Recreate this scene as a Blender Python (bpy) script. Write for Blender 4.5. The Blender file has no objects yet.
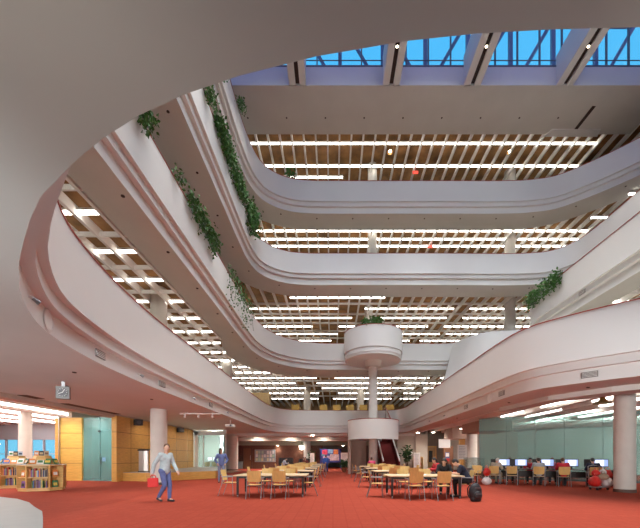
import bpy, bmesh, math, random
from mathutils import Vector, Matrix
from mathutils.geometry import tessellate_polygon
random.seed(7)
PI = math.pi
SC = bpy.context.scene
COL = SC.collection
F = 340.0; CAMZ = 1.33

def Z(h):            # height relative to the eye -> world height
    return h + CAMZ

# ------------------------------------------------------------------ materials
MATS = {}
def mat(name, col, rough=0.6, metal=0.0, var=0.0, scale=8.0, bump=0.0, emit=None, estr=0.0, spec=0.5, alpha=None, stretch=None):
    if name in MATS: return MATS[name]
    m = bpy.data.materials.new(name); m.use_nodes = True
    nt = m.node_tree; b = nt.nodes['Principled BSDF']
    b.inputs['Base Color'].default_value = (*col, 1)
    b.inputs['Roughness'].default_value = rough
    b.inputs['Metallic'].default_value = metal
    b.inputs['Specular IOR Level'].default_value = spec
    if var > 0 or bump > 0:
        tc = nt.nodes.new('ShaderNodeTexCoord'); mp = nt.nodes.new('ShaderNodeMapping')
        nz = nt.nodes.new('ShaderNodeTexNoise'); nz.inputs['Scale'].default_value = scale
        nz.inputs['Detail'].default_value = 4
        nt.links.new(tc.outputs['Object'], mp.inputs['Vector']); nt.links.new(mp.outputs['Vector'], nz.inputs['Vector'])
        if stretch: mp.inputs['Scale'].default_value = stretch
        if var > 0:
            rp = nt.nodes.new('ShaderNodeValToRGB')
            rp.color_ramp.elements[0].position = 0.3; rp.color_ramp.elements[1].position = 0.7
            rp.color_ramp.elements[0].color = (*[c * (1 - var) for c in col], 1)
            rp.color_ramp.elements[1].color = (*[min(1, c * (1 + var)) for c in col], 1)
            nt.links.new(nz.outputs['Fac'], rp.inputs['Fac']); nt.links.new(rp.outputs['Color'], b.inputs['Base Color'])
        if bump > 0:
            bp = nt.nodes.new('ShaderNodeBump'); bp.inputs['Strength'].default_value = bump; bp.inputs['Distance'].default_value = 0.02
            nt.links.new(nz.outputs['Fac'], bp.inputs['Height']); nt.links.new(bp.outputs['Normal'], b.inputs['Normal'])
    if emit:
        b.inputs['Emission Color'].default_value = (*emit, 1); b.inputs['Emission Strength'].default_value = estr
    MATS[name] = m
    return m

def glass_mat(name, tint, trans=0.75, rough=0.05):
    """thin architectural glass: tinted see-through mixed with a gloss coat"""
    if name in MATS: return MATS[name]
    m = bpy.data.materials.new(name); m.use_nodes = True
    nt = m.node_tree; nt.nodes.clear()
    out = nt.nodes.new('ShaderNodeOutputMaterial'); mx = nt.nodes.new('ShaderNodeMixShader')
    tr = nt.nodes.new('ShaderNodeBsdfTransparent'); tr.inputs['Color'].default_value = (*tint, 1)
    p = nt.nodes.new('ShaderNodeBsdfPrincipled'); p.inputs['Base Color'].default_value = (*[t * 0.6 for t in tint], 1)
    p.inputs['Roughness'].default_value = rough
    mx.inputs['Fac'].default_value = 1 - trans
    nt.links.new(tr.outputs[0], mx.inputs[1]); nt.links.new(p.outputs[0], mx.inputs[2]); nt.links.new(mx.outputs[0], out.inputs['Surface'])
    MATS[name] = m
    return m

def carpet_mat():
    m = bpy.data.materials.new('red_carpet'); m.use_nodes = True
    nt = m.node_tree; b = nt.nodes['Principled BSDF']; b.inputs['Roughness'].default_value = 0.95
    b.inputs['Specular IOR Level'].default_value = 0.15
    tc = nt.nodes.new('ShaderNodeTexCoord')
    br = nt.nodes.new('ShaderNodeTexBrick'); br.inputs['Scale'].default_value = 1.0
    br.offset = 0.0; br.inputs['Brick Width'].default_value = 0.28; br.inputs['Row Height'].default_value = 0.28
    br.inputs['Mortar Size'].default_value = 0.018; br.inputs['Mortar Smooth'].default_value = 0.5
    br.inputs['Color1'].default_value = (0.44, 0.074, 0.041, 1); br.inputs['Color2'].default_value = (0.40, 0.064, 0.036, 1)
    br.inputs['Mortar'].default_value = (0.375, 0.054, 0.031, 1)
    nt.links.new(tc.outputs['Object'], br.inputs['Vector'])
    nz = nt.nodes.new('ShaderNodeTexNoise'); nz.inputs['Scale'].default_value = 14; nz.inputs['Detail'].default_value = 6
    nt.links.new(tc.outputs['Object'], nz.inputs['Vector'])
    mx = nt.nodes.new('ShaderNodeMix'); mx.data_type = 'RGBA'; mx.blend_type = 'MULTIPLY'; mx.inputs['Factor'].default_value = 0.35
    nt.links.new(br.outputs['Color'], mx.inputs['A']); nt.links.new(nz.outputs['Fac'], mx.inputs['B'])
    nt.links.new(mx.outputs['Result'], b.inputs['Base Color'])
    bp = nt.nodes.new('ShaderNodeBump'); bp.inputs['Strength'].default_value = 0.3; bp.inputs['Distance'].default_value = 0.01
    nt.links.new(nz.outputs['Fac'], bp.inputs['Height']); nt.links.new(bp.outputs['Normal'], b.inputs['Normal'])
    return m

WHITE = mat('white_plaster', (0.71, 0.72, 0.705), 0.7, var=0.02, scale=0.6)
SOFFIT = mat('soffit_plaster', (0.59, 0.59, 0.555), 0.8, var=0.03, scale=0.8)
RAILRED = mat('red_rail', (0.33, 0.055, 0.04), 0.45)
CARPET = carpet_mat()
WOODCEIL = mat('brown_ceiling', (0.29, 0.145, 0.05), 0.8, var=0.5, scale=1.2)
RIB = mat('white_rib', (0.88, 0.87, 0.84), 0.6)
BEIGE = mat('beige_wall', (0.46, 0.41, 0.35), 0.8, var=0.03)
PINKWALL = mat('pinkish_wall', (0.50, 0.38, 0.31), 0.8, var=0.03)
COLUMN = mat('column_concrete', (0.66, 0.63, 0.58), 0.75, var=0.04, scale=3)
TUBE = mat('fluorescent_tube', (0.9, 0.9, 0.9), 0.5, emit=(1.0, 0.95, 0.86), estr=7.5)
HOUSING = mat('light_housing', (0.75, 0.74, 0.72), 0.5)
WARMLAMP = mat('warm_lamp', (0.9, 0.85, 0.7), 0.5, emit=(1.0, 0.86, 0.62), estr=14.0)
WOODPANEL = mat('honey_wood_panel', (0.60, 0.33, 0.085), 0.42, var=0.16, scale=3.0, stretch=(1, 1, 9))
WOODYEL = mat('yellow_wood_panel', (0.66, 0.42, 0.10), 0.42, var=0.13, scale=3.0, stretch=(1, 1, 9))
CHAIRWOOD = mat('chair_wood', (0.72, 0.48, 0.17), 0.4, var=0.1, scale=6, stretch=(8, 1, 1))
TABLEWOOD = mat('pale_table_wood', (0.72, 0.56, 0.34), 0.35, var=0.06, scale=5)
BOOKWOOD = mat('bookcase_wood', (0.66, 0.41, 0.15), 0.45, var=0.12, scale=4, stretch=(1, 1, 7))
DARKWOOD = mat('dark_brown_wall', (0.16, 0.062, 0.032), 0.6, var=0.2, scale=5)
DOORBROWN = mat('brown_door', (0.22, 0.085, 0.035), 0.5, var=0.1)
BLACK = mat('black_metal', (0.022, 0.018, 0.018), 0.45)
GREYMETAL = mat('grey_metal', (0.36, 0.37, 0.39), 0.35, metal=0.6)
STEEL = mat('brushed_steel', (0.55, 0.53, 0.50), 0.32, metal=0.8)
BLACKP = mat('black_plastic', (0.018, 0.018, 0.02), 0.5)
WHITEP = mat('white_plastic', (0.78, 0.78, 0.76), 0.45)
GREYFLOOR = mat('pale_grey_floor', (0.235, 0.265, 0.28), 0.45, var=0.04, scale=2)
MAROON = mat('maroon_carpet', (0.17, 0.018, 0.016), 0.85, var=0.1)
LEAF = mat('leaf_green', (0.055, 0.17, 0.03), 0.55, var=0.5, scale=6)
LEAFDARK = mat('dark_leaf_green', (0.03, 0.09, 0.025), 0.5, var=0.4, scale=6)
SOIL = mat('potting_soil', (0.05, 0.032, 0.02), 0.9)
TERRA = mat('clay_pot', (0.32, 0.12, 0.06), 0.7)
BEAMBLUE = mat('painted_steel_blue', (0.22, 0.24, 0.36), 0.5)
FRAMEMETAL = mat('window_frame_metal', (0.13, 0.14, 0.18), 0.45)
SKYGLASS = glass_mat('skylight_glass', (0.86, 0.95, 1.0), 0.93)
TEALGLASS = glass_mat('teal_glass', (0.66, 0.84, 0.83), 0.82, rough=0.35)
PALEGLASS = glass_mat('pale_glass', (0.80, 0.90, 0.90), 0.82)
DARKSLOT = mat('dark_slot', (0.03, 0.016, 0.012), 0.7)
VENT = mat('vent_grey', (0.20, 0.20, 0.19), 0.6)

# ------------------------------------------------------------------ mesh builder
class MB:
    def __init__(s): s.v = []; s.f = []; s.smooth = False
    def add(s, vs, fs):
        n = len(s.v); s.v.extend([tuple(v) for v in vs]); s.f.extend([tuple(i + n for i in f) for f in fs]); return s
    def box(s, c, d, rz=0.0, rx=0.0, ry=0.0):
        x, y, z = d[0] / 2, d[1] / 2, d[2] / 2
        M = Matrix.Translation(c) @ Matrix.Rotation(rz, 4, 'Z') @ Matrix.Rotation(ry, 4, 'Y') @ Matrix.Rotation(rx, 4, 'X')
        vs = [M @ Vector(p) for p in ((-x, -y, -z), (x, -y, -z), (x, y, -z), (-x, y, -z), (-x, -y, z), (x, -y, z), (x, y, z), (-x, y, z))]
        return s.add(vs, [(0, 3, 2, 1), (4, 5, 6, 7), (0, 1, 5, 4), (1, 2, 6, 5), (2, 3, 7, 6), (3, 0, 4, 7)])
    def bb(s, a, b):
        return s.box([(a[i] + b[i]) / 2 for i in range(3)], [abs(b[i] - a[i]) for i in range(3)])
    def lathe(s, prof, c=(0, 0, 0), n=24, caps=True):
        vs = []
        for r, z in prof:
            for k in range(n):
                a = 2 * PI * k / n; vs.append((c[0] + r * math.cos(a), c[1] + r * math.sin(a), c[2] + z))
        fs = []
        for i in range(len(prof) - 1):
            for k in range(n):
                fs.append((i * n + k, i * n + (k + 1) % n, (i + 1) * n + (k + 1) % n, (i + 1) * n + k))
        if caps:
            fs.append(tuple(reversed(range(n)))); fs.append(tuple((len(prof) - 1) * n + k for k in range(n)))
        return s.add(vs, fs)
    def tube(s, pts, r, n=8):
        pts = [Vector(p) for p in pts]; rs = r if isinstance(r, (list, tuple)) else [r] * len(pts)
        vs = []; up = Vector((0, 0, 1)); prev = None
        for i, p in enumerate(pts):
            t = (pts[min(i + 1, len(pts) - 1)] - pts[max(i - 1, 0)]).normalized()
            a = prev if prev is not None else (up if abs(t.z) < 0.9 else Vector((1, 0, 0)))
            u = (a - t * a.dot(t))
            if u.length < 1e-5: u = Vector((1, 0, 0)) - t * t.x
            u.normalize(); prev = u; w = t.cross(u)
            for k in range(n):
                an = 2 * PI * k / n; vs.append(p + (u * math.cos(an) + w * math.sin(an)) * rs[i])
        fs = []
        for i in range(len(pts) - 1):
            for k in range(n):
                fs.append((i * n + k, i * n + (k + 1) % n, (i + 1) * n + (k + 1) % n, (i + 1) * n + k))
        fs.append(tuple(reversed(range(n)))); fs.append(tuple((len(pts) - 1) * n + k for k in range(n)))
        return s.add(vs, fs)
    def prism(s, poly, z0, z1):
        n = len(poly)
        tri = tessellate_polygon([[Vector((p[0], p[1], 0)) for p in poly]])
        vs = [(p[0], p[1], z0) for p in poly] + [(p[0], p[1], z1) for p in poly]
        fs = [tuple(t) for t in tri] + [tuple(i + n for i in t) for t in tri]
        fs += [(i, (i + 1) % n, (i + 1) % n + n, i + n) for i in range(n)]
        return s.add(vs, fs)
    def ellipsoid(s, c, r, nu=14, nv=8, rot=None):
        vs = []; fs = []
        R = rot or Matrix.Identity(3)
        for j in range(nv + 1):
            th = PI * j / nv
            for k in range(nu):
                a = 2 * PI * k / nu
                p = R @ Vector((r[0] * math.sin(th) * math.cos(a), r[1] * math.sin(th) * math.sin(a), r[2] * math.cos(th)))
                vs.append((c[0] + p.x, c[1] + p.y, c[2] + p.z))
        for j in range(nv):
            for k in range(nu):
                fs.append((j * nu + k, (j + 1) * nu + k, (j + 1) * nu + (k + 1) % nu, j * nu + (k + 1) % nu))
        return s.add(vs, fs)
    def poly_flat(s, loops, z):
        tri = tessellate_polygon([[Vector((p[0], p[1], 0)) for p in l] for l in loops])
        vs = [(p[0], p[1], z) for l in loops for p in l]
        return s.add(vs, [tuple(t) for t in tri])

def obj(name, mb, m, parent=None, smooth=False, bevel=0.0, fix=True):
    me = bpy.data.meshes.new(name)
    me.from_pydata(mb.v, [], mb.f)
    bm = bmesh.new(); bm.from_mesh(me)
    bmesh.ops.remove_doubles(bm, verts=bm.verts, dist=1e-5)
    if fix: bmesh.ops.recalc_face_normals(bm, faces=bm.faces)
    bm.to_mesh(me); bm.free(); me.update()
    o = bpy.data.objects.new(name, me); COL.objects.link(o)
    if m: me.materials.append(m)
    if smooth or mb.smooth:
        me.polygons.foreach_set('use_smooth', [True] * len(me.polygons))
        try: me.set_sharp_from_angle(angle=math.radians(38))
        except Exception: pass
    if bevel > 0:
        b = o.modifiers.new('bevel', 'BEVEL'); b.width = bevel; b.segments = 2; b.limit_method = 'ANGLE'
    if parent: o.parent = parent
    return o

def tag(o, label, cat, group=None):
    o['label'] = label; o['category'] = cat
    if group: o['group'] = group
    elif 'group' in o: del o['group']
    n = len(label.split()); assert 4 <= n <= 16, (n, label)
    return o
def thing(name, label, cat, loc=(0, 0, 0), rz=0.0, group=None):
    o = bpy.data.objects.new(name, None); COL.objects.link(o); o.empty_display_size = 0.1
    o.location = loc; o.rotation_euler = (0, 0, rz); tag(o, label, cat, group); return o
def struct(name, mb, m, smooth=False, fix=True, parent=None):
    o = obj(name, mb, m, parent, smooth=smooth, fix=fix)
    if not parent: o['kind'] = 'structure'
    return o
def copy_tree(o, loc, rz, label, cat, group=None):
    r = o.copy(); COL.objects.link(r); r.location = loc; r.rotation_euler = (0, 0, rz); tag(r, label, cat, group)
    for ch in list(o.children):
        c = ch.copy(); COL.objects.link(c); c.parent = r
        for g in ch.children:
            d = g.copy(); COL.objects.link(d); d.parent = c
    return r
ORD = ['first', 'second', 'third', 'fourth', 'fifth', 'sixth', 'seventh', 'eighth', 'ninth', 'tenth', 'eleventh', 'twelfth', 'thirteenth',
       'fourteenth', 'fifteenth', 'sixteenth', 'seventeenth', 'eighteenth', 'nineteenth', 'twentieth', 'twenty-first', 'twenty-second', 'twenty-third', 'twenty-fourth', 'twenty-fifth', 'twenty-sixth', 'twenty-seventh', 'twenty-eighth', 'twenty-ninth', 'thirtieth']

# ------------------------------------------------------------------ curves
def catmull(P, closed=False, seg=0.35):
    n = len(P); out = []
    rng = range(n) if closed else range(n - 1)
    for i in rng:
        if closed: p0, p1, p2, p3 = P[i - 1], P[i], P[(i + 1) % n], P[(i + 2) % n]
        else: p0, p1, p2, p3 = P[max(i - 1, 0)], P[i], P[i + 1], P[min(i + 2, n - 1)]
        p0, p1, p2, p3 = [Vector((q[0], q[1])) for q in (p0, p1, p2, p3)]
        # centripetal parametrisation keeps the long straights straight
        t0 = 0.0; t1 = t0 + max((p1 - p0).length, 1e-4) ** 0.5; t2 = t1 + max((p2 - p1).length, 1e-4) ** 0.5; t3 = t2 + max((p3 - p2).length, 1e-4) ** 0.5
        k = max(1, min(14, int((p2 - p1).length / seg)))
        for j in range(k):
            t = t1 + (t2 - t1) * j / k
            a1 = p0 * ((t1 - t) / (t1 - t0)) + p1 * ((t - t0) / (t1 - t0)); a2 = p1 * ((t2 - t) / (t2 - t1)) + p2 * ((t - t1) / (t2 - t1)); a3 = p2 * ((t3 - t) / (t3 - t2)) + p3 * ((t - t2) / (t3 - t2))
            b1 = a1 * ((t2 - t) / (t2 - t0)) + a2 * ((t - t0) / (t2 - t0)); b2 = a2 * ((t3 - t) / (t3 - t1)) + a3 * ((t - t1) / (t3 - t1))
            c = b1 * ((t2 - t) / (t2 - t1)) + b2 * ((t - t1) / (t2 - t1))
            out.append((c.x, c.y))
    if not closed: out.append(tuple(P[-1]))
    return out
def normals(C, closed):
    n = len(C); N = []
    for i in range(n):
        a = C[i - 1] if (closed or i > 0) else C[i]; b = C[(i + 1) % n] if (closed or i < n - 1) else C[i]
        tx, ty = b[0] - a[0], b[1] - a[1]; l = math.hypot(tx, ty) or 1
        N.append((-ty / l, tx / l))          # left of travel = away from the void
    return N
KFN = {}          # a curve may carry a widening factor for whatever lies behind its lower band
def widen(C, c, o):
    f = KFN.get(id(C))
    return o if (f is None or o <= .301) else .3 + (o - .3) * f(c)
def offset(C, o, closed):
    N = normals(C, closed)
    return [(c[0] + n[0] * widen(C, c, o), c[1] + n[1] * widen(C, c, o)) for c, n in zip(C, N)]
def sweep(C, prof, closed):
    """prof: list of (offset, z)"""
    m = MB(); N = normals(C, closed); k = len(prof)
    for c, n in zip(C, N):
        for o, z in prof: q = widen(C, c, o); m.v.append((c[0] + n[0] * q, c[1] + n[1] * q, z))
    cnt = len(C)
    for i in range(cnt if closed else cnt - 1):
        j = (i + 1) % cnt
        for q in range(k - 1): m.f.append((i * k + q, j * k + q, j * k + q + 1, i * k + q + 1))
    return m
def crossings(poly, x):
    ys = []
    n = len(poly)
    for i in range(n):
        a, b = poly[i], poly[(i + 1) % n]
        if (a[0] <= x) != (b[0] <= x):
            t = (x - a[0]) / (b[0] - a[0]); ys.append(a[1] + t * (b[1] - a[1]))
    return sorted(ys)
def crossings_x(poly, y):
    return crossings([(p[1], p[0]) for p in poly], y)
def outside(ys, lo, hi):
    iv = []; cur = lo
    for a, b in zip(ys[0::2], ys[1::2]):
        if a > cur: iv.append((cur, min(a, hi)))
        cur = max(cur, b)
    if cur < hi: iv.append((cur, hi))
    return [(a, b) for a, b in iv if b - a > 0.15]
# ------------------------------------------------------------------ plan curves (metres; y runs away from the camera)
L2 = [(-5.26, 6.25), (-5.68, 8), (-5.90, 10.3), (-5.93, 13), (-5.93, 18), (-5.93, 24), (-5.86, 27.2), (-5.6, 29.6), (-4.9, 31.15), (-3.9, 31.9), (-2.4, 32.2), (0, 32.3), (3.4, 32.3),
      (5.2, 32.2), (6.2, 31.6), (6.7, 30.2), (6.74, 28), (6.72, 22), (6.70, 16), (6.70, 13.2), (6.78, 12.1), (7.0, 11.4), (7.4, 10.9), (7.85, 10.4), (8.6, 9.72), (9.6, 8.7), (10.6, 7.6), (11.3, 6.3), (11.3, 4.9), (10.4, 3.6), (8.6, 2.7),
      (6, 2.1), (3.5, 1.86), (1.6, 1.82), (0.4, 1.88), (-0.56, 2.05), (-1.31, 2.29), (-2.0, 2.64), (-2.58, 3.0), (-3.27, 3.6), (-3.79, 4.1), (-4.25, 4.6), (-4.76, 5.3)]
L3 = [(-5.33, -3), (-5.33, 8), (-5.33, 16), (-5.33, 21), (-5.22, 23.3), (-4.75, 25.2), (-3.9, 26.55), (-2.7, 27.5), (-1.3, 28.0), (1, 28.1), (6, 28.1), (9.3, 28.1), (10.2, 27.7), (10.65, 26.6), (11.3, 25.75), (12.2, 25.4), (13.4, 25.3), (14.2, 24.5), (14.15, 23),
      (13.2, 21.7), (12.1, 20.9), (11.78, 19.8), (11.75, 18), (11.75, 10), (11.75, -3)]
L4 = [(-5.07, -3), (-5.07, 8), (-5.07, 16), (-5.07, 19.5), (-5.0, 21.3), (-4.7, 22.5), (-4.1, 23.25), (-3.2, 23.75), (-2.0, 23.98), (0, 24), (8, 24), (13.6, 24), (15.3, 23.65), (16.2, 22.6), (16.45, 21.2), (16.5, 19), (16.6, 12), (16.7, -3)]
L5 = [(-5.3, -3), (-5.3, 8), (-5.3, 15.5), (-5.27, 18.6), (-5.16, 20.5), (-4.95, 21.7), (-4.55, 22.6), (-3.9, 23.2), (-2.9, 23.65), (-1.5, 23.84), (0, 23.86), (8, 23.86), (12, 23.86), (13.8, 23.76), (15.4, 23.4), (16.5, 22.65), (17.7, 21.6), (18.6, 20.65), (20.5, 18.5), (22.5, 15.7), (23.5, 10), (23.5, -3)]
XMIN, XMAX, YMIN, YMAX = -20.0, 27.0, -3.0, 50.0
RECT = [(XMIN, YMIN), (XMAX, YMIN), (XMAX, YMAX), (XMIN, YMAX)]
CB2 = catmull(L2, True); CB2 = offset(CB2, -0.3, True)      # L2 was traced along its lower edge
CB3, CB4, CB5 = catmull(L3), catmull(L4), catmull(L5)
def wide3(c):
    t = min(1, max(0, (c[1] - 21) / 6)) if c[0] < 6 else min(1, max(0, (27.8 - c[1]) / -3 + 1)) * .5
    return .48 + .72 * t
KFN[id(CB3)] = wide3

def parapet_profile(top, w, back):
    fl = top - 1.07
    return [(0.26, Z(fl)), (0.26, Z(top) - 0.03), (0.0, Z(top) - 0.03), (0.0, Z(top - 1.44)), (0.13, Z(top - 1.44)), (0.13, Z(top - 1.69)), (0.30, Z(top - 1.69)), (0.30, Z(top - 2.1)),
            (0.30 + w * 0.55, Z(top - 2.1)), (0.30 + w * 0.55, Z(top - 2.02)), (0.30 + w, Z(top - 2.02)), (0.30 + w, Z(back))]
def void_of(C, o, closed):
    P = offset(C, o, closed)
    if closed: return P
    return P + [(P[-1][0], YMIN - 0.01), (P[0][0], YMIN - 0.01)]
def split_mats(o, mats, fn):
    for m in mats: o.data.materials.append(m)
    for p in o.data.polygons: p.material_index = fn(p)

LEVEL = {}
def level(word, C, closed, top, w, soffit=True):
    fl = top - 1.07; back = top - 1.25
    prof = parapet_profile(top, w, back)
    if not soffit: prof = prof[:8]
    m = sweep(C, prof, closed)
    o = struct('wall_balcony_' + word, m, WHITE, smooth=True)
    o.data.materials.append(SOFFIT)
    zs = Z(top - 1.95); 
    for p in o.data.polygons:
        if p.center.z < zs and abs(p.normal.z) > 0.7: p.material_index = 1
    # red hand rail capping the parapet
    r = sweep(C, [(-0.02, Z(top) - 0.03), (-0.02, Z(top)), (0.28, Z(top)), (0.28, Z(top) - 0.03), (-0.02, Z(top) - 0.03)], closed)
    struct('trim_rail_' + word, r, RAILRED, smooth=True)
    # floor of the gallery
    hole = void_of(C, 0.26, closed)
    if closed: f = MB().poly_flat([RECT, hole], Z(fl))
    else:
        P = offset(C, 0.26, False)
        f = MB().poly_flat([[(XMIN, YMIN)] + P[:1] + P[1:] + [(XMAX, YMIN), (XMAX, YMAX), (XMIN, YMAX)]], Z(fl))
    struct('floor_gallery_' + word, f, mat('gallery_carpet', (0.52, 0.48, 0.43), 0.9), fix=False)
    return

def ribbed_ceiling(word, poly, h, backh, pitch, x0, x1, y0, y1, depth=0.42, thick=0.11, cross=()):
    """brown ceiling with deep white ribs running away from the camera"""
    m = MB(); n = int((x1 - x0) / pitch)
    for i in range(n + 1):
        x = x0 + 0.3 + i * pitch
        for a, b in outside(crossings(poly, x), y0, y1):
            m.bb((x - thick / 2, a, Z(h)), (x + thick / 2, b, Z(h + depth)))
    for y in cross:
        for a, b in outside(crossings_x(poly, y), x0, x1): m.bb((a, y - .03, Z(h + .03)), (b, y + .03, Z(h + .19)))
    struct('ceiling_ribs_' + word, m, RIB)
def backing(word, C, closed, o, h):
    if closed: f = MB().poly_flat([RECT, void_of(C, o, True)], Z(h))
    else:
        P = offset(C, o, False)
        f = MB().poly_flat([[(XMIN, YMIN)] + P + [(XMAX, YMIN), (XMAX, YMAX), (XMIN, YMAX)]], Z(h))
    struct('ceiling_boards_' + word, f, WOODCEIL, fix=False)

W3, W4, W5 = 2.7, 2.0, 1.9
level('second', CB2, True, 4.4, 0, soffit=False)
level('third', CB3, False, 9.4, W3)
level('fourth', CB4, False, 14.4, W4)
level('fifth', CB5, False, 19.4, W5)
for word, C, top, w in (('third', CB3, 9.4, W3), ('fourth', CB4, 14.4, W4), ('fifth', CB5, 19.4, W5)):
    v = void_of(C, 0.3 + w, False)
    ribbed_ceiling(word, v, top - 1.98, top - 1.25, 0.84, XMIN, XMAX, YMIN, YMAX, depth=0.32, cross={'third': [7.5 + 2 * q for q in range(11)] + [29.4, 31.4, 33.6, 36, 38.8, 42], 'fourth': [27.8 + 2 * q for q in range(7)], 'fifth': []}[word])
    backing(word, C, False, 0.3 + w, top - 1.25)

# ---- roof: soffit band round the skylight well, ribbed ceiling above the top gallery
HR = 22.3
ROUT = [(-12.0, -3), (-12.0, 23.5), (20.5, 23.5), (20.5, -3)]
sof = MB().poly_flat([[(-12, -3), (-9, -3), (-9, 20.4), (18.9, 20.4), (18.9, -3), (20.5, -3), (20.5, 23.5), (-12, 23.5)]], Z(HR))
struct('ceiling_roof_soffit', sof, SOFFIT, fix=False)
fa = MB()
for a, b in zip([(-9, -3), (-9, 20.4), (18.9, 20.4)], [(-9, 20.4), (18.9, 20.4), (18.9, -3)]):
    fa.add([(a[0], a[1], Z(HR)), (b[0], b[1], Z(HR)), (b[0], b[1], Z(23.42)), (a[0], a[1], Z(23.42))], [(0, 1, 2, 3)])
struct('wall_skylight_kerb', fa, WHITE, fix=False)
fb = MB()
for a, b in zip([(-12, -3), (-12, 23.5), (20.5, 23.5)], [(-12, 23.5), (20.5, 23.5), (20.5, -3)]):
    fb.add([(a[0], a[1], Z(HR)), (b[0], b[1], Z(HR)), (b[0], b[1], Z(HR + .9)), (a[0], a[1], Z(HR + .9))], [(0, 1, 2, 3)])
struct('wall_roof_edge', fb, WHITE, fix=False)
rv = [(p[0], p[1]) for p in ROUT]
ribbed_ceiling('roof', rv, HR + 0.05, HR + .85, 0.84, XMIN, XMAX, YMIN, 36, depth=0.32)
bk = MB().poly_flat([[(XMIN, YMIN), (-12, -3), (-12, 23.5), (20.5, 23.5), (20.5, -3), (XMAX, YMIN), (XMAX, YMAX), (XMIN, YMAX)]], Z(HR + .85))
struct('ceiling_boards_roof', bk, WOODCEIL, fix=False)
# slot and raised panel in the roof soffit
s = MB().box((16.55, 22.35, Z(HR) - 0.012), (0.22, 1.5, 0.03), rz=0.05)
struct('ceiling_slot', s, DARKSLOT)
s = MB().prism([(14.9, 23.1), (18.2, 23.1), (18.35, 23.62), (14.6, 23.62)], Z(HR) - 0.06, Z(HR) + 0.1)
struct('ceiling_panel', s, WHITE)

# ---- outer walls
def vwall(name, a, b, z0, z1, m, t=0.2):
    dx, dy = b[0] - a[0], b[1] - a[1]; l = math.hypot(dx, dy)
    return struct(name, MB().box(((a[0] + b[0]) / 2, (a[1] + b[1]) / 2, (z0 + z1) / 2), (l, t, z1 - z0), rz=math.atan2(dy, dx)), m)
GWALL = mat('gallery_back_wall', (0.36, 0.25, 0.15), 0.8, var=0.25, scale=0.6)
vwall('wall_back', (XMIN, 50.1), (XMAX, 50.1), Z(3.4), Z(23.2), GWALL)
vwall('wall_left', (XMIN - .1, YMIN), (XMIN - .1, 50), Z(3.4), Z(23.2), GWALL)
vwall('wall_right', (XMAX + .1, YMIN), (XMAX + .1, 50), -0.0, Z(23.2), GWALL)
vwall('wall_behind', (XMIN - 8, YMIN - .1), (XMAX, YMIN - .1), 0, Z(27.0), WHITE)

# ---- skylight: clerestory over the kerb, glazed roof on sloping beams
Zb, Zt = Z(23.42), Z(27.2)
fr = MB(); gl = MB(); br = MB()
SKX = [-2.12, 3.49, 8.35, 13.9]
x = -9.0; k = 0
while x < 18.9:
    x1 = min(x + 1.34, 18.9)
    fr.bb((x - .035, 20.42, Zb), (x + .035, 20.54, Zt))
    x = x1
fr.bb((-9, 20.4, Zb - .02), (18.9, 20.56, Zb + .10)); fr.bb((-9, 20.40, Zb + .38), (18.9, 20.44, Zb + .41)); fr.bb((-9, 20.4, Zt - .1), (18.9, 20.56, Zt))
gl.bb((-9, 20.47, Zb), (18.9, 20.49, Zt))
win = struct('window_skylight', fr, FRAMEMETAL)
struct('window_pane', gl, SKYGLASS, parent=win)
# steel truss standing behind the clerestory
xs = [-7.6 + 2.68 * i for i in range(10)]
for i, x in enumerate(xs):
    br.bb((x - .11, 21.3, Zb - .3), (x + .11, 21.5, Zt))
    d = -1 if x < 4.4 else 1
    br.tube([(x + (0.2 if d > 0 else 2.5), 21.4, Zb - .2), (x + (2.5 if d > 0 else 0.2), 21.4, Zt)], 0.11, 6)
br.bb((-9, 21.3, Zt - .15), (18.9, 21.5, Zt + .1))
struct('beam_truss', br, BEAMBLUE)
# glazed roof
rf = MB(); rg = MB()
for i in range(14):
    xx = -9 + i * 2.15
    rf.bb((xx - .06, -3, Zt), (xx + .06, 20.6, Zt + .16))
for yy in (2, 8, 14, 20.5): rf.bb((-9, yy - .06, Zt), (18.9, yy + .06, Zt + .16))
rg.bb((-9, -3, Zt + .16), (18.9, 20.6, Zt + .19))
r = struct('window_roof', rf, FRAMEMETAL); struct('window_roof_pane', rg, SKYGLASS, parent=r)
vwall('wall_skylight_left', (-9.1, -3), (-9.1, 20.4), Zb, Zt, WHITE)
vwall('wall_skylight_right', (19.0, -3), (19.0, 20.4), Zb, Zt, WHITE)
# big white beams with a lamp slot along the underside
for i, x in enumerate(SKX):
    b = MB()
    for a, c in ((-.5, -.12), (.12, .5)): b.bb((x + a, 1.0, Z(HR)), (x + c, 20.45, Z(HR) + 1.75))
    b.bb((x - .13, 1.0, Z(HR) + .22), (x + .13, 20.45, Z(HR) + 1.75))
    o = struct('beam_skylight' if i == 0 else 'beam_skylight.%03d' % i, b, WHITE)
    sl = MB().bb((x - .118, 1.0, Z(HR) + .10), (x + .118, 20.4, Z(HR) + .215))
    struct('beam_slot', sl, DARKSLOT, parent=o)

# ------------------------------------------------------------------ ground storey
struct('floor', MB().poly_flat([[(-30, -4), (28, -4), (28, 52), (-30, 52)]], 0.0), CARPET, fix=False)
gp = [(-16, 12.5), (-11.07, 11.3), (-10.0, 10.77), (-8.9, 9.95), (-8.0, 9.1), (-7.1, 8.3), (-6.4, 7.5), (-5.8, 6.8), (-5.38, 6.3), (-4.9, 5.7), (-3.8, 5.3), (0, 5.1), (6, 5.3), (14, 6.0), (26, 6.2), (26, -2.9), (-16, -2.9)]
struct('floor_entrance', MB().prism(gp, 0.0, 0.006), GREYFLOOR)
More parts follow.
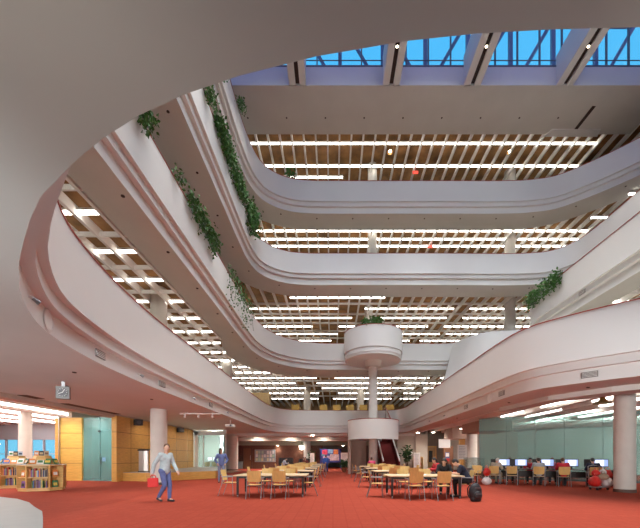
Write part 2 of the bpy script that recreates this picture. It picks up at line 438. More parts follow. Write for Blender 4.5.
# soffit of the second level
SOUT = [(-11.9, -3), (14, -3), (14, 8.1), (11.2, 9.9), (9.5, 11.4), (8.45, 13), (8.1, 16), (7.95, 33.2), (-11.9, 33.2)]
hole = offset(CB2, 0.3, True)
so = MB().poly_flat([SOUT, hole], Z(2.3))
for i in range(len(SOUT)):
    a, b = SOUT[i], SOUT[(i + 1) % len(SOUT)]
    so.add([(a[0], a[1], Z(2.3)), (b[0], b[1], Z(2.3)), (b[0], b[1], Z(3.1)), (a[0], a[1], Z(3.1))], [(0, 1, 2, 3)])
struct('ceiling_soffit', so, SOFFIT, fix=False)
st = MB().prism([(8.4, 15.9), (8.75, 13.1), (9.75, 11.6), (11.45, 10.15), (14.2, 8.4), (14.2, 7.6), (11.0, 9.45), (9.1, 11.1), (8.1, 12.8), (7.75, 15.9)], Z(2.12), Z(2.42))
struct('beam_soffit_edge', st, SOFFIT)
bk = MB().poly_flat([[(XMIN - 8, -3), (-11.9, -3), (-11.9, 33.2), (7.95, 33.2), (8.1, 16), (8.45, 13), (9.5, 11.4), (11.2, 9.9), (14, 8.1), (14, -3), (XMAX, -3), (XMAX, 50), (XMIN - 8, 50)]], Z(3.0))
struct('ceiling_boards', bk, mat('pale_ceiling_boards', (0.66, 0.63, 0.58), 0.8, var=0.1), fix=False)
ribbed_ceiling('right', [(8.5, -3), (8.5, 13.0), (9.6, 11.5), (11.3, 10.0), (14, 8.2), (14, -3)], 2.42, 3.0, 1.15, 8.3, XMAX, 8.0, 34, depth=0.5, thick=0.14)
ribbed_ceiling('left', [(-12.2, -3), (-12.2, -2.99)], 2.58, 3.0, 1.2, -27.2, -12.4, 4, 27, depth=0.4, thick=0.2)
# beam over the line of the wood wall
s = MB().bb((-12.25, -3, Z(2.14)), (-11.75, 28.4, Z(2.62)))
struct('beam_left', s, PINKWALL)
for i, (a, b) in enumerate(((12.6, 13.4), (14.6, 18.2), (22.0, 22.9))):
    struct('ceiling_slot.%03d' % (i + 1), MB().bb((-11.7, a, Z(2.285)), (-11.35, b, Z(2.31))), mat('brown_slot', (0.10, 0.05, 0.025), 0.8))
# back zone
struct('ceiling_back', MB().bb((-13, 33.2, Z(2.05)), (8.0, 34.4, Z(2.35))), SOFFIT)
struct('beam_back', MB().bb((-13, 36.2, Z(1.72)), (9.0, 37.0, Z(2.9))), BEIGE)
struct('beam_back.001', MB().bb((-13, 39.1, Z(1.34)), (9.0, 39.5, Z(2.9))), mat('olive_wall', (0.36, 0.36, 0.26), 0.8))
vwall('wall_back_brown', (-13, 39.35), (-1.2, 39.35), 0, Z(1.34), DARKWOOD)
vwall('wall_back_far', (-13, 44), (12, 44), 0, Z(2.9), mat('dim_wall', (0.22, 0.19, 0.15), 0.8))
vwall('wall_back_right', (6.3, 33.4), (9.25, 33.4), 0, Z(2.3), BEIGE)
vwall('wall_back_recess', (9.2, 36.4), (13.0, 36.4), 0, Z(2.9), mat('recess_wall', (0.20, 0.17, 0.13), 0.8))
vwall('wall_recess_side', (9.2, 33.4), (9.2, 36.4), 0, Z(2.9), BEIGE)
vwall('wall_right_rear', (12.6, 36.3), (20, 32), 0, Z(2.9), BEIGE)
vwall('wall_right_far', (17.5, 34), (26.9, 19), 0, Z(2.9), mat('teal_grey_wall', (0.50, 0.56, 0.53), 0.8, var=0.1, scale=0.5))
struct('trim_pilaster', MB().bb((8.0, 33.0, 0), (8.7, 33.35, Z(2.3))), BEIGE)
struct('beam_bulkhead', MB().bb((10.0, 28.5, Z(1.55)), (11.2, 30.5, Z(2.6))), PINKWALL)
struct('beam_bulkhead.001', MB().bb((9.7, 22.6, Z(1.72)), (11.9, 25.6, Z(2.6))), PINKWALL)

# left: long wood wall, glass door bay, yellow panel, raised platform
pw = MB().bb((-11.92, 18.3, 0), (-11.65, 28.4, Z(2.22)))
o = struct('wall_wood_panel', pw, WOODPANEL)
jn = MB()
for hz in (0.98, 1.83, 2.68): jn.bb((-11.655, 18.29, hz - .012), (-11.642, 28.4, hz + .012)); jn.bb((-11.9, 18.288, hz - .012), (-11.66, 18.302, hz + .012))
for yy in (19.6, 21.5, 23.4, 25.3, 27.2): jn.bb((-11.655, yy - .01, 0), (-11.642, yy + .01, Z(2.22)))
struct('panel_joint', jn, mat('joint_brown', (0.20, 0.10, 0.03), 0.7), parent=o)
yp = MB().bb((-15.35, 19.15, 0), (-14.15, 19.3, Z(2.22)))
o = struct('wall_yellow_panel', yp, WOODYEL)
jn = MB()
for hz in (0.98, 1.83, 2.68): jn.bb((-15.35, 19.14, hz - .012), (-14.15, 19.155, hz + .012))
struct('panel_joint', jn, MATS['joint_brown'], parent=o)
struct('trim_post', MB().bb((-15.62, 19.1, 0), (-15.42, 19.3, Z(2.2))), WOODPANEL)
struct('trim_post.001', MB().bb((-15.40, 19.05, 0), (-15.36, 19.2, Z(2.3))), STEEL)
plat = [(-11.65, 18.85), (-10.75, 18.7), (-10.15, 18.45), (-9.28, 19.0), (-8.2, 20.1), (-7.3, 21.15), (-7.5, 22.3), (-8.4, 25.5), (-9.2, 28.4), (-11.65, 28.4)]
o = struct('floor_platform', MB().prism(plat, 0.0, 0.46), WOODPANEL)
struct('platform_top', MB().prism(plat, 0.46, 0.475), mat('platform_grey', (0.44, 0.43, 0.41), 0.6), parent=o)
# bright room behind the platform
struct('window_1', MB().bb((-11.6, 28.45, 0.48), (-11.3, 28.55, 3.5)).bb((-11.6, 28.45, 3.15), (-8.95, 28.55, 3.5)).bb((-11.6, 28.45, .40), (-8.95, 28.55, .5)).bb((-10.9, 28.45, 0.48), (-10.83, 28.55, 3.2)).bb((-9.05, 28.45, .48), (-8.95, 28.55, 3.2)), WHITEP)
struct('window_1_pane', MB().bb((-11.3, 28.48, .5), (-9.05, 28.51, 3.15)), PALEGLASS, parent=bpy.data.objects['window_1'])
vwall('wall_room_back', (-15, 33), (-10.9, 33), 0, Z(2.9), mat('sage_wall', (0.36, 0.39, 0.35), 0.8))
vwall('wall_room_right', (-9.05, 28.6), (-10.95, 33), 0, Z(2.9), WHITE)
# left reading room: outer glazing
wl = MB(); wg = MB()
for i in range(14):
    xx = -28 + i * 1.0
    wl.bb((xx - .05, 27.0, 0), (xx + .05, 27.15, 2.75))
wl.bb((-28, 27, 0), (-15, 27.15, .35)); wl.bb((-28, 27, 2.7), (-15, 27.15, Z(3.0))); wl.bb((-28, 27, 1.55), (-15, 27.1, 1.6))
o = struct('window_2', wl, mat('pale_blue_frame', (0.45, 0.50, 0.58), 0.5))
struct('window_2_pane', MB().bb((-28, 27.06, .35), (-15, 27.08, 2.7)), SKYGLASS, parent=o)
vwall('wall_left_room', (-28, -3), (-28, 27), 0, Z(3.0), BEIGE)
vwall('wall_left_room_end', (-15, 19.4), (-15, 27), 0, Z(3.0), BEIGE)

# teal glass wall along the computer area
GWA, GWB = Vector((9.05, 21.0, 0)), Vector((15.8, 17.2, 0))
d = (GWB - GWA); ln = d.length; ang = math.atan2(d.y, d.x); mid = (GWA + GWB) / 2
o = struct('wall_glass', MB().box((mid.x, mid.y, 1.9), (ln, 0.025, 3.6), rz=ang), TEALGLASS)
fm = MB()
for t in (0.0, 0.19, 0.38, 0.56, 0.78, 1.0):
    p = GWA + d * t; fm.box((p.x, p.y, 1.9), (.03, .04, 3.6), rz=ang)
fm.box((mid.x, mid.y, .05), (ln, .06, .1), rz=ang); fm.box((mid.x, mid.y, 2.92), (ln, .03, .03), rz=ang)
struct('glass_joint', fm, mat('dark_teal_joint', (0.10, 0.16, 0.16), 0.4), parent=o)

# columns
def column(x, y, r, z0, z1, i, base=True):
    m = MB().lathe([(r, z0), (r, z1)], (x, y, 0), 32)
    o = struct('column' if i == 0 else 'column.%03d' % i, m, COLUMN, smooth=True)
    if base:
        struct('column_base', MB().lathe([(r + .015, z0), (r + .015, z0 + .12)], (x, y, 0), 32), mat('column_base_brown', (0.12, 0.06, 0.045), 0.6), parent=o, smooth=True)
cols = [(11.08, 12.92, .335, 0, Z(2.45)), (-8.45, 16.5, .37, 0, Z(2.31)), (-10.05, 34.0, .54, 0, Z(2.4)), (-2.9, 38.2, .40, 0, Z(2.9)), (12.3, 30, .40, 0, Z(2.9)), (-18.1, 20, .31, 0, Z(2.9)), (15.2, 13.0, .43, 0, Z(2.9)),
        (-8.45, 16.5, .37, Z(3.33), Z(8.15)), (-2.9, 38.2, .40, Z(3.33), Z(8.15)), (3.1, 38.2, .40, Z(3.33), Z(8.15)), (10.3, 38.2, .40, Z(3.33), Z(8.15)), (-9.2, 38.2, .4, Z(3.33), Z(8.15)), (-8.4, 27, .42, Z(3.33), Z(8.15)),
        (-8.4, 16.5, .42, Z(8.33), Z(13.15)), (-8.4, 27, .42, Z(8.33), Z(13.15)), (-2.9, 38.2, .40, Z(8.33), Z(13.15)), (10.3, 38.2, .40, Z(8.33), Z(13.15)), (14.35, 27.6, .42, Z(8.33), Z(13.15)), (14.35, 27.6, .42, Z(13.33), Z(18.15)), (14.35, 27.6, .42, Z(18.33), Z(23.15)),
        (3.12, 29.8, .36, Z(8.33), Z(13.15)), (3.12, 27.0, .36, Z(13.33), Z(18.15)), (3.12, 27.0, .36, Z(18.33), Z(23.15)), (10.3, 38.2, .4, 0, Z(2.9))]
for i, c in enumerate(cols): column(*c, i, base=(c[3] == 0))

# central column with its two round balconies
CX, CY = 3.12, 26.5
o = struct('column_centre', MB().lathe([(.34, 0), (.34, Z(6.95)), (.62, Z(6.98)), (.64, Z(7.35)), (.70, Z(7.45)), (.70, Z(7.95))], (CX, CY, 0), 40), COLUMN, smooth=True)
dr = MB().lathe([(.3, Z(7.45)), (2.12, Z(7.45)), (2.14, Z(7.62)), (2.18, Z(7.62)), (2.18, Z(7.95)), (2.25, Z(7.95)), (2.25, Z(9.5)), (2.05, Z(9.5)), (2.05, Z(8.5)), (.3, Z(8.5))], (CX, CY, 0), 64, caps=False)
struct('wall_balcony_round', dr, WHITE, smooth=True)
struct('trim_rail_round', MB().lathe([(2.04, Z(9.5)), (2.27, Z(9.5)), (2.27, Z(9.54)), (2.04, Z(9.54))], (CX, CY, 0), 64, caps=False), RAILRED, smooth=True)
lo = MB()
n = 56; a0, a1 = math.radians(62), math.radians(62 + 300)
prof = [(.3, Z(1.42)), (1.85, Z(1.42)), (1.95, Z(1.32)), (1.95, Z(2.78)), (1.75, Z(2.78)), (1.75, Z(1.62)), (.3, Z(1.62))]
for i in range(n + 1):
    a = a0 + (a1 - a0) * i / n
    for rr, z in prof: lo.v.append((CX + rr * math.cos(a), CY + rr * math.sin(a), z))
k = len(prof)
for i in range(n):
    for q in range(k - 1): lo.f.append((i * k + q, (i + 1) * k + q, (i + 1) * k + q + 1, i * k + q + 1))
struct('wall_landing_round', lo, WHITE, smooth=True)
rr_ = MB()
prof = [(1.74, Z(2.78)), (1.97, Z(2.78)), (1.97, Z(2.82)), (1.74, Z(2.82))]; k = 4
for i in range(n + 1):
    a = a0 + (a1 - a0) * i / n
    for rr, z in prof: rr_.v.append((CX + rr * math.cos(a), CY + rr * math.sin(a), z))
for i in range(n):
    for q in range(k - 1): rr_.f.append((i * k + q, (i + 1) * k + q, (i + 1) * k + q + 1, i * k + q + 1))
struct('trim_rail_landing', rr_, RAILRED, smooth=True)
# curved pinkish wall under the landing
cw = MB()
for i in range(15):
    a = math.radians(100 + 95 * i / 14)
    for rr in (1.80, 1.95):
        for z in (0, Z(1.42)): cw.v.append((CX + rr * math.cos(a), CY + rr * math.sin(a) + .4, z))
for i in range(14):
    b = i * 4; c = b + 4
    cw.f += [(b, c, c + 1, b + 1), (b + 2, b + 3, c + 3, c + 2), (b + 1, c + 1, c + 3, b + 3)]
cw.f += [(0, 1, 3, 2), (56, 58, 59, 57)]
struct('wall_stair_core', cw, PINKWALL, smooth=True)
# flights of stairs
fl = MB(); n = 15
for i in range(n): fl.bb((3.75, 25.35 + i * .27, 0 if i < 4 else i * .185 - .25), (4.9, 25.35 + (i + 1) * .27, (i + 1) * .185))
o = struct('floor_stair_lower', fl, MAROON)
sg = MB()
for x in (3.68, 4.9):
    sg.add([(x, 25.2, 0), (x + .08, 25.2, 0), (x + .08, 25.2, 1.0), (x, 25.2, 1.0), (x, 29.5, 2.45), (x + .08, 29.5, 2.45), (x + .08, 29.5, 3.6), (x, 29.5, 3.6)], [(0, 1, 2, 3), (4, 7, 6, 5), (0, 3, 7, 4), (1, 5, 6, 2), (3, 2, 6, 7), (0, 4, 5, 1)])
sgo = struct('wall_stair_side', sg, MAROON)
hr = MB()
for x in (3.72, 4.94): hr.tube([(x, 25.15, 1.05), (x, 29.5, 3.65)], .06, 8)
struct('stair_handrail', hr, WHITE, parent=sgo)
up = MB(); n = 10
for i in range(n): up.bb((3.7, 28.5 + i * .34, 2.75 + i * .185), (5.0, 28.5 + (i + 1) * .34, 2.95 + (i + 1) * .175))
struct('floor_stair_upper', up, MAROON)
rl = MB()
for x in (3.75, 4.95):
    for k in range(7): rl.tube([(x, 28.5, 3.1 + k * .17), (x, 31.8, 4.75 + k * .17)], .02, 6)
    for k in range(5): yy = 28.5 + k * .82; rl.tube([(x, yy, 2.9 + k * .41), (x, yy, 4.2 + k * .41)], .025, 6)
rlo = struct('trim_stair_rail', rl, STEEL)
rr2 = MB()
for x in (3.75, 4.95): rr2.tube([(x, 28.5, 4.25), (x, 31.9, 5.95)], .045, 8)
struct('stair_top_rail', rr2, RAILRED, parent=rlo)
# flared stair enclosure at the right rear corner, second to third level
top = catmull([(9.9, 28.0), (10.4, 27.0), (10.72, 26.35), (11.3, 25.7), (12.2, 25.32), (13.5, 25.2), (14.6, 24.6)])
m = MB(); nn = len(top)
for i, (x, y) in enumerate(top):
    f = 1 - i / (nn - 1)
    m.v.append((x - 1.55 * f - .1, y - .5 - .15 * (1 - f), Z(3.35))); m.v.append((x, y - .03, Z(9.38)))
    m.v.append((x - 1.55 * f + .1, y - .3, Z(3.35))); m.v.append((x + .1, y + .1, Z(9.38)))
for i in range(nn - 1):
    b = i * 4; c = b + 4
    m.f += [(b, c, c + 1, b + 1), (b + 2, b + 3, c + 3, c + 2), (b + 1, c + 1, c + 3, b + 3)]
struct('wall_stair_enclosure', m, WHITE, smooth=True)
# ------------------------------------------------------------------ lamps
def strip_light(x0, x1, y, h, label, group, i, hw=.055):
    t = thing('strip_light', label, 'ceiling light', ((x0 + x1) / 2, y, Z(h)), 0, group)
    l = x1 - x0
    obj('housing', MB().bb((-l / 2, -hw - .015, .16), (l / 2, hw + .015, .24)), HOUSING, t)
    obj('tube', MB().bb((-l / 2 + .03, -hw, .095), (l / 2 - .03, hw, .158)), TUBE, t)
    return t
LVN = {'second': 'second', 'third': 'third', 'fourth': 'fourth', 'top': 'top'}
def strips(word, poly, h, rows, xa, xb, partial=(), pieces=False):
    rs = random.Random(len(word))
    nl = nb = nr = 0
    for k, y in enumerate(rows):
        for a, b in outside(crossings_x(poly, y), xa, xb):
            a += 0.1; b -= 0.1
            if b - a < .5: continue
            if a < -7 and b < -3: side = 'left'; nl += 1; q = nl
            elif a > 4: side = 'right'; nr += 1; q = nr
            else: side = 'back'; nb += 1; q = nb
            if y in partial and side == 'back':
                a += 2.2 if word != 'third' else 6.0; b = a + 7.5
            elif pieces and side == 'back' and b - a > 14:
                cut = sorted(a + (b - a) * f + rs.uniform(-2, 2) for f in (.33, .66)); gp_ = rs.uniform(.9, 2.6); a0 = a
                for w_, (u, v) in zip(('left', 'middle', 'right'), ((a, cut[0]), (cut[0] + gp_, cut[1]), (cut[1] + gp_ * .6, b))):
                    strip_light(u, v, y, h, f'fluorescent strip in the {word} gallery ceiling, {ORD[q-1]} row from near, {w_} piece', f'{word} gallery fluorescent strips', k)
                continue
            strip_light(a, b, y, h, f'fluorescent strip across the {word} gallery ceiling, {side} side, {ORD[q-1]} row from near end', f'{word} gallery fluorescent strips', k)
r2 = [6.5 + 2.0 * i for i in range(11)] + [28.5, 30.4, 32.5, 34.8, 37.3, 40.3, 44]
strips('second', void_of(CB3, 0.3 + W3, False), 7.42, r2, -13.5, 19, pieces=True)
strips('third', void_of(CB4, 0.3 + W4, False), 12.42, [9, 13, 17, 21] + [26.8, 28.8, 30.7, 32.7, 34.7, 36.7, 38.7], -9.5, 19, partial=(26.8,), pieces=True)
strips('fourth', void_of(CB5, 0.3 + W5, False), 17.42, [26.4, 27.4, 28.3, 30.1], -9, 21, partial=(27.1,))
strips('top', ROUT, HR + .07, [24.4, 26.3, 27.35, 29.4], -9, 19, partial=(27.35,))
strip_light(18.5, 19.7, 24.4, 17.05, 'short bright ceiling light under the right end of the fifth balcony, farther one', 'fifth balcony end lights', 0)
strip_light(19.3, 20.6, 22.2, 17.05, 'short bright ceiling light under the right end of the fifth balcony, nearer one', 'fifth balcony end lights', 0)
# ground storey galleries
def strip_long(x, y0, y1, h, label, group, hw=.055):
    t = strip_light(-(y1 - y0) / 2, (y1 - y0) / 2, 0, h, label, group, 0, hw); t.location = (x, (y0 + y1) / 2, Z(h)); t.rotation_euler = (0, 0, PI / 2); return t
for k, (x, a, b) in enumerate([(9.3, 15.5, 17.8), (10.4, 14.6, 17), (10.4, 18.6, 21), (11.6, 12.6, 15.2), (12.0, 17.8, 21.2), (13.0, 13.6, 16.6), (14.0, 18.0, 22), (14.6, 11.5, 15), (15.3, 17.1, 21.2), (16.3, 13, 16)]):
    strip_long(x, a, b, 2.36, f'fluorescent strip over the computer desks running front to back, {ORD[k]} from left', 'computer area strips')
for k, x in enumerate([-13.6, -16.0, -18.4, -20.8, -23.2]):
    strip_long(x, 6.0, 18.4 if x > -14 else 26, 2.46, f'fluorescent strip in the left reading room ceiling, {ORD[k]} from the wood wall side', 'reading room strips', hw=.24)
strip_light(-11.2, -8.9, 30.2, 2.3, 'fluorescent strip in bright room behind the wooden platform', None, 0)

def downlight(x, y, h, label, group, r=.042):
    o = obj('downlight', MB().lathe([(r, -.02), (r * 1.25, -.02), (r * 1.25, .0), (r, .0)], (0, 0, 0), 12), DARKSLOT)
    o.location = (x, y, Z(h) - .003); tag(o, label, 'downlight', group)
def along(C, o, closed, s0, step, n):
    P = offset(C, o, closed); out = []; acc = 0.0; nxt = s0
    for a, b in zip(P, P[1:]):
        l = math.dist(a, b)
        while l > 0 and acc + l >= nxt and len(out) < n:
            t = (nxt - acc) / l; out.append((a[0] + (b[0] - a[0]) * t, a[1] + (b[1] - a[1]) * t)); nxt += step
        acc += l
    return out
for word, C, h in (('third', CB3, 7.3), ('fourth', CB4, 12.3), ('fifth', CB5, 17.3)):
    for i, (x, y) in enumerate(along(C, .8, False, 12.5, 2.6, 18)):
        downlight(x, y, h, f'small dark downlight under the {word} balcony edge, {ORD[i]} from near left end', f'downlights under the {word} balcony')
for i in range(9):
    downlight(-5.6 + i * 2.55, 22.35, HR, f'small dark downlight in the roof soffit, {ORD[i]} from the left', 'roof soffit downlights')
for i, (x, y) in enumerate([(-7.0, 9.2), (-7.2, 13.5), (-8.6, 11.0), (-7.0, 20.0), (-7.3, 25.0), (7.4, 14.3), (7.3, 20.0), (8.4, 11.2)]):
    downlight(x, y, 2.3, f'small dark downlight in the second-level underside, {["left edge, nearest","left edge, second","left, further in","left edge, third","left edge, far end","right edge, middle","right edge, far","right edge, nearest"][i]}', 'second level underside downlights')

def spot(name, loc, energy, col, size, blend=1.0, target=(0, 0, -1), rad=.15, parent=None):
    l = bpy.data.lights.new(name, 'SPOT'); l.energy = energy; l.color = col; l.spot_size = math.radians(size); l.spot_blend = blend; l.shadow_soft_size = rad
    l.specular_factor = 0.0 if name in ('front_fill', 'glass_room_fill', 'soffit_fill', 'entrance_fill', 'room_fill', 'lamp_light') else 1.0
    o = bpy.data.objects.new(name, l); COL.objects.link(o); o.location = loc
    o.rotation_euler = Vector(target).to_track_quat('-Z', 'Y').to_euler()
    return o
WARM = (1.0, 0.83, 0.64); NEUT = (1.0, 0.92, 0.82)
for i, x in enumerate(SKX):
    for k, y in enumerate((3.5, 6.5, 9.5, 12.5, 15.5, 18.5)):
        t = thing('beam_spotlight', f'round spotlight in the slot of the {ORD[i]} skylight beam from left, {ORD[5-k]} from far end', 'spotlight', (x, y, Z(HR) + .10), 0, 'skylight beam spotlights')
        obj('can', MB().lathe([(.10, -.06), (.10, 0)], n=16), BLACK, t); obj('lens', MB().lathe([(.06, -.07), (.06, -.061)], n=16), WARMLAMP, t)
        spot('beam_lamp', (x, y, Z(HR) - .08), 1200, NEUT, 84, 1.0, target=((-.12, 0, .0, .05)[i], .08, -1), rad=.3)
        # added fill spots, long throws across the hall: far balconies, the right ones from the left beams, the left ones from the right beams
        if k == 0: tg, en, sz = (.03 * (1.5 - i), 20.4, -3.9), 1900, 38
        elif k == 1: tg, en, sz = (.03 * (1.5 - i), 21.5, -15.2), 3900, 36
        elif i == 0: tg, en, sz = (9, -1, -20), 1000, 60
        elif i == 1: tg, en, sz = (5, -1.5, -18.5), 1000, 50
        else: tg, en, sz = (-16, 1 if k < 5 else -6, -17 - i), 680, 75
        spot('beam_fill', (x, y, Z(HR) - .10), en, (.90, .97, 1), sz, 1.0, target=tg, rad=.3)
# pale room lamps under the galleries
GLOW = mat('lamp_glow', (1, 1, 1), 0.4, emit=(1.0, 0.90, 0.74), estr=25)
for i, (x, y, h, lab) in enumerate([(-6.35, 39.0, 1.33, 'round bright ceiling lamp above the bulletin board'), (-3.75, 38.9, 1.30, 'round bright ceiling lamp right of bulletin board'), (1.15, 38.9, 1.30, 'round bright ceiling lamp above the colourful display board'),
                                    (7.9, 31.6, 2.28, 'round ceiling lamp near the back right wall clock'), (9.2, 31.2, 2.28, 'round ceiling lamp left of the pink bulkheads'), (10.3, 27.2, 2.28, 'round ceiling lamp between the two pink bulkheads')]):
    t = thing('ceiling_lamp', lab, 'ceiling lamp', (x, y, Z(h)), 0)
    obj('lamp_ring', MB().lathe([(.16, -.02), (.16, .02)], n=20), WHITEP, t); obj('lamp_lens', MB().lathe([(.13, -.04), (.13, -.021)], n=20), GLOW, t)
    spot('lamp_light', (x, y - .02, Z(h) - .25), 45, NEUT, 150)
t = thing('globe_lamp', 'white glowing globe lamp beside the far round column', 'lamp', (-3.5, 37.9, Z(1.05)))
obj('globe', MB().ellipsoid((0, 0, 0), (.26, .26, .26)), mat('globe_glow', (1, 1, 1), .4, emit=(1, .96, .85), estr=5), t, smooth=True)
obj('stem', MB().tube([(0, 0, .25), (0, 0, .72)], .015), BLACK, t)
# added fill spots without fixtures: entrance hall behind the camera, and the rooms at either side
for (x, y, z, e) in ((-3, -1.0, 3.4, 150), (3, -1.0, 3.4, 150), (8, 0.5, 3.4, 150), (-9, 2.5, 3.4, 150), (-4, 2.5, 3.4, 110), (1.5, 1.0, 3.4, 90)):
    spot('entrance_fill', (x, y, z), e * .08, (1, .89, .70), 140, rad=.3)  # added fill for the soffit over the camera
for (x, tg) in ((-6, (-.35, 1, -.22)), (-1.5, (-.08, 1, -.2)), (2.5, (.08, 1, -.2)), (8, (.3, 1, -.22))):
    spot('front_fill', (x, -.6, 3.3), 350, NEUT, 80, 1.0, target=tg, rad=.4)  # added fill thrown forward onto the tables and people
for (x, tg) in ((-8, (-.10, 1, .05)), (-3, (-.22, 1, .04)), (4, (.22, 1, .04)), (9, (.12, 1, .05))):
    spot('front_fill', (x, -2.5, 2.2), 2300 if x < 0 else 1450, (.92, .98, 1), 56, 1.0, target=tg, rad=.5)  # added low fill tilted up to neutralise the red underside
spot('bay_fill', (-13.0, 19.7, 3.4), 160, (.92, 1, 1), 150, rad=.2)  # added fill to brighten the door glass from behind
spot('room_fill', (-10.4, 29.3, 3.4), 900, (1, .98, .92), 150, .5, target=(.1, 1, -.6), rad=.3); spot('room_fill', (-11.5, 31, 3.4), 500, (.95, 1, .95), 160, rad=.3)  # added fill brightening the room behind the platform
for (x, y) in ((13.5, 22.5), (17, 20.5), (20, 17.5)): spot('glass_room_fill', (x, y, Z(2.3)), 620, (1, 1, .94), 150, .5, target=(.7, 1, -.45), rad=.3)  # added fill to lighten what shows through the teal glass
for (x, y) in ((-16, 13), (-20, 17), (-22, 23), (-17, 23)): spot('reading_room_fill', (x, y, Z(2.4)), 300, (.80, .88, 1), 165, rad=.3)  # bluish fill on top of the ceiling strips, no fixtures
# wall washers
for y in (20.6, 22.8, 25.0, 27.2):
    spot('wash_lamp', (-10.2, y, Z(2.22)), 55, WARM, 120, target=(-.75, 0, -1))
spot('wash_lamp', (-14.75, 18.2, 3.5), 50, (1, .88, .6), 100, target=(0, .7, -1))
spot('wash_lamp', (-13.0, 18.0, 3.55), 60, (.9, 1, .95), 100, target=(0, .75, -1))
for (x, y, e) in ((-7.5, 12, 120), (-7.5, 18, 120), (-7.5, 24, 120), (7.6, 20, 110), (7.6, 26, 110), (-2, 33.0, 200), (3, 33.0, 180), (-8, 35.5, 330), (-4.5, 35.5, 330), (-1, 35.5, 200), (9.5, 31, 160), (12, 24, 120), (14, 29, 120), (6, 38, 60)):
    spot('soffit_fill', (x, y, Z(2.26)), e * 1.7, (1, .90, .78), 160, rad=.2)  # added fill under the second level and in the back zone, no fixtures

# ------------------------------------------------------------------ fittings on the second level's lower band
def fitting(name, x, y, h, rz, build, label, cat):
    t = thing(name, label, cat, (x, y, Z(h)), rz); build(t); return t
def vent_b(t):
    obj('vent_plate', MB().box((0, 0, 0), (.42, .03, .18)), VENT, t)
    s = MB()
    for k in range(4): s.box((0, -.02, -.06 + k * .04), (.38, .012, .012))
    obj('louvre', s, WHITEP, t)
def speaker_b(t):
    m = MB().lathe([(.2, 0), (.2, .02), (.17, .03), (.17, .02)], n=24); m.v = [(v[0], -v[2], v[1]) for v in m.v]
    obj('speaker_ring', m, WHITEP, t, smooth=True)
    m = MB().lathe([(.165, .005), (.165, .015)], n=24); m.v = [(v[0], -v[2], v[1]) for v in m.v]
    obj('speaker_grille', m, mat('grille_grey', (.5, .5, .46), .7), t)
def cam_b(t):
    obj('bracket', MB().box((0, -.03, 0), (.04, .06, .04)), WHITEP, t)
    obj('lamp_head', MB().tube([(0, -.05, -.01), (0.03, -.13, -.06)], [.028, .04], 12), GREYMETAL, t, smooth=True)
FC = offset(CB2, 0.13, True); FB = offset(CB2, 0.30, True); FN = normals(CB2, True)
def on_band(x, y, o=0.30):
    i = min(range(len(CB2)), key=lambda i: (FB[i][0] - x) ** 2 + (FB[i][1] - y) ** 2)
    n = FN[i]; return FB[i][0] - n[0] * .012, FB[i][1] - n[1] * .012, math.atan2(n[1], n[0]) - PI / 2
for nm, x, y, bld, lab, cat in [('wall_speaker', -5.3, 6.4, speaker_b, 'round white loudspeaker on the curved balcony band at far left', 'loudspeaker'),
        ('wall_vent', -5.75, 8.4, vent_b, 'small grey vent on the left balcony band, nearest of three', 'vent'),
        ('wall_vent', -5.93, 11.8, vent_b, 'small grey vent on the left balcony band, middle of three', 'vent'),
        ('wall_vent', -5.93, 16.5, vent_b, 'small grey vent on the left balcony band, farthest of three', 'vent'),
        ('wall_spotlight', -4.8, 5.35, cam_b, 'grey spotlight on the curved balcony band at far left', 'spotlight'),
        ('wall_spotlight', -5.93, 10.3, cam_b, 'grey spotlight on left balcony band between the vents', 'spotlight'),
        ('wall_spotlight', -5.93, 14.2, cam_b, 'grey spotlight on left balcony band beyond the middle vent', 'spotlight'),
        ('wall_spotlight', -5.93, 18.9, cam_b, 'grey spotlight on left balcony band, above the platform', 'spotlight'),
        ('wall_vent', 7.85, 10.4, vent_b, 'grey vent on the right balcony band near the big column', 'vent'),
        ('wall_speaker', 6.75, 14.4, speaker_b, 'round white loudspeaker on the right balcony band', 'loudspeaker'),
        ('wall_vent', 6.72, 13.5, vent_b, 'small grey vent on right balcony band beside the loudspeaker', 'vent'),
        ('wall_vent', 6.72, 17.2, vent_b, 'small grey vent on right balcony band, farthest one', 'vent'),
        ('wall_spotlight', 6.72, 20.2, cam_b, 'grey spotlight on the right balcony band, nearest of two', 'spotlight'),
        ('wall_spotlight', 6.73, 23.5, cam_b, 'grey spotlight on the right balcony band, farthest of two', 'spotlight')]:
    a, b, rz = on_band(x, y); fitting(nm, a, b, 2.52 if nm != 'wall_spotlight' else 2.5, rz, bld, lab, cat)
# vent on the right third-level band, small sensors and a projector
fitting('wall_vent', 11.87, 16.2, 7.84, -PI / 2, vent_b, 'small grey vent on the third-level band at right', 'vent')
t = thing('ceiling_projector', 'white projector hanging under the left balcony near its far corner', 'projector', (-6.35, 21.0, Z(2.3)))
obj('pole', MB().tube([(0, 0, 0), (0, 0, -.28)], .03), WHITEP, t); b = obj('body', MB().box((0, 0, -.36), (.5, .42, .16)), WHITEP, t, bevel=.02)
m = MB().tube([(.1, -.20, -.36), (.1, -.26, -.36)], .06, 12); obj('lens', m, BLACKP, t)
t = thing('track_rail', 'pale lighting track hanging under the left balcony by the column', 'lighting track', (-7.0, 17.5, Z(2.22)))
obj('rail', MB().bb((-.9, -.03, -.02), (1.2, .03, .03)), WHITEP, t); obj('hanger', MB().bb((-.5, -.01, .03), (-.47, .01, .08)).bb((.8, -.01, .03), (.83, .01, .08)), WHITEP, t)
for k in range(3): obj('spot_head', MB().tube([(-.6 + k * .7, 0, -.02), (-.6 + k * .7, -.1, -.2)], [.03, .06], 10), WHITEP, t)
t = thing('pendant_lamp', 'brass bell lamp hanging at right beneath the second level', 'lamp', (10.15, 12.8, Z(2.3)))
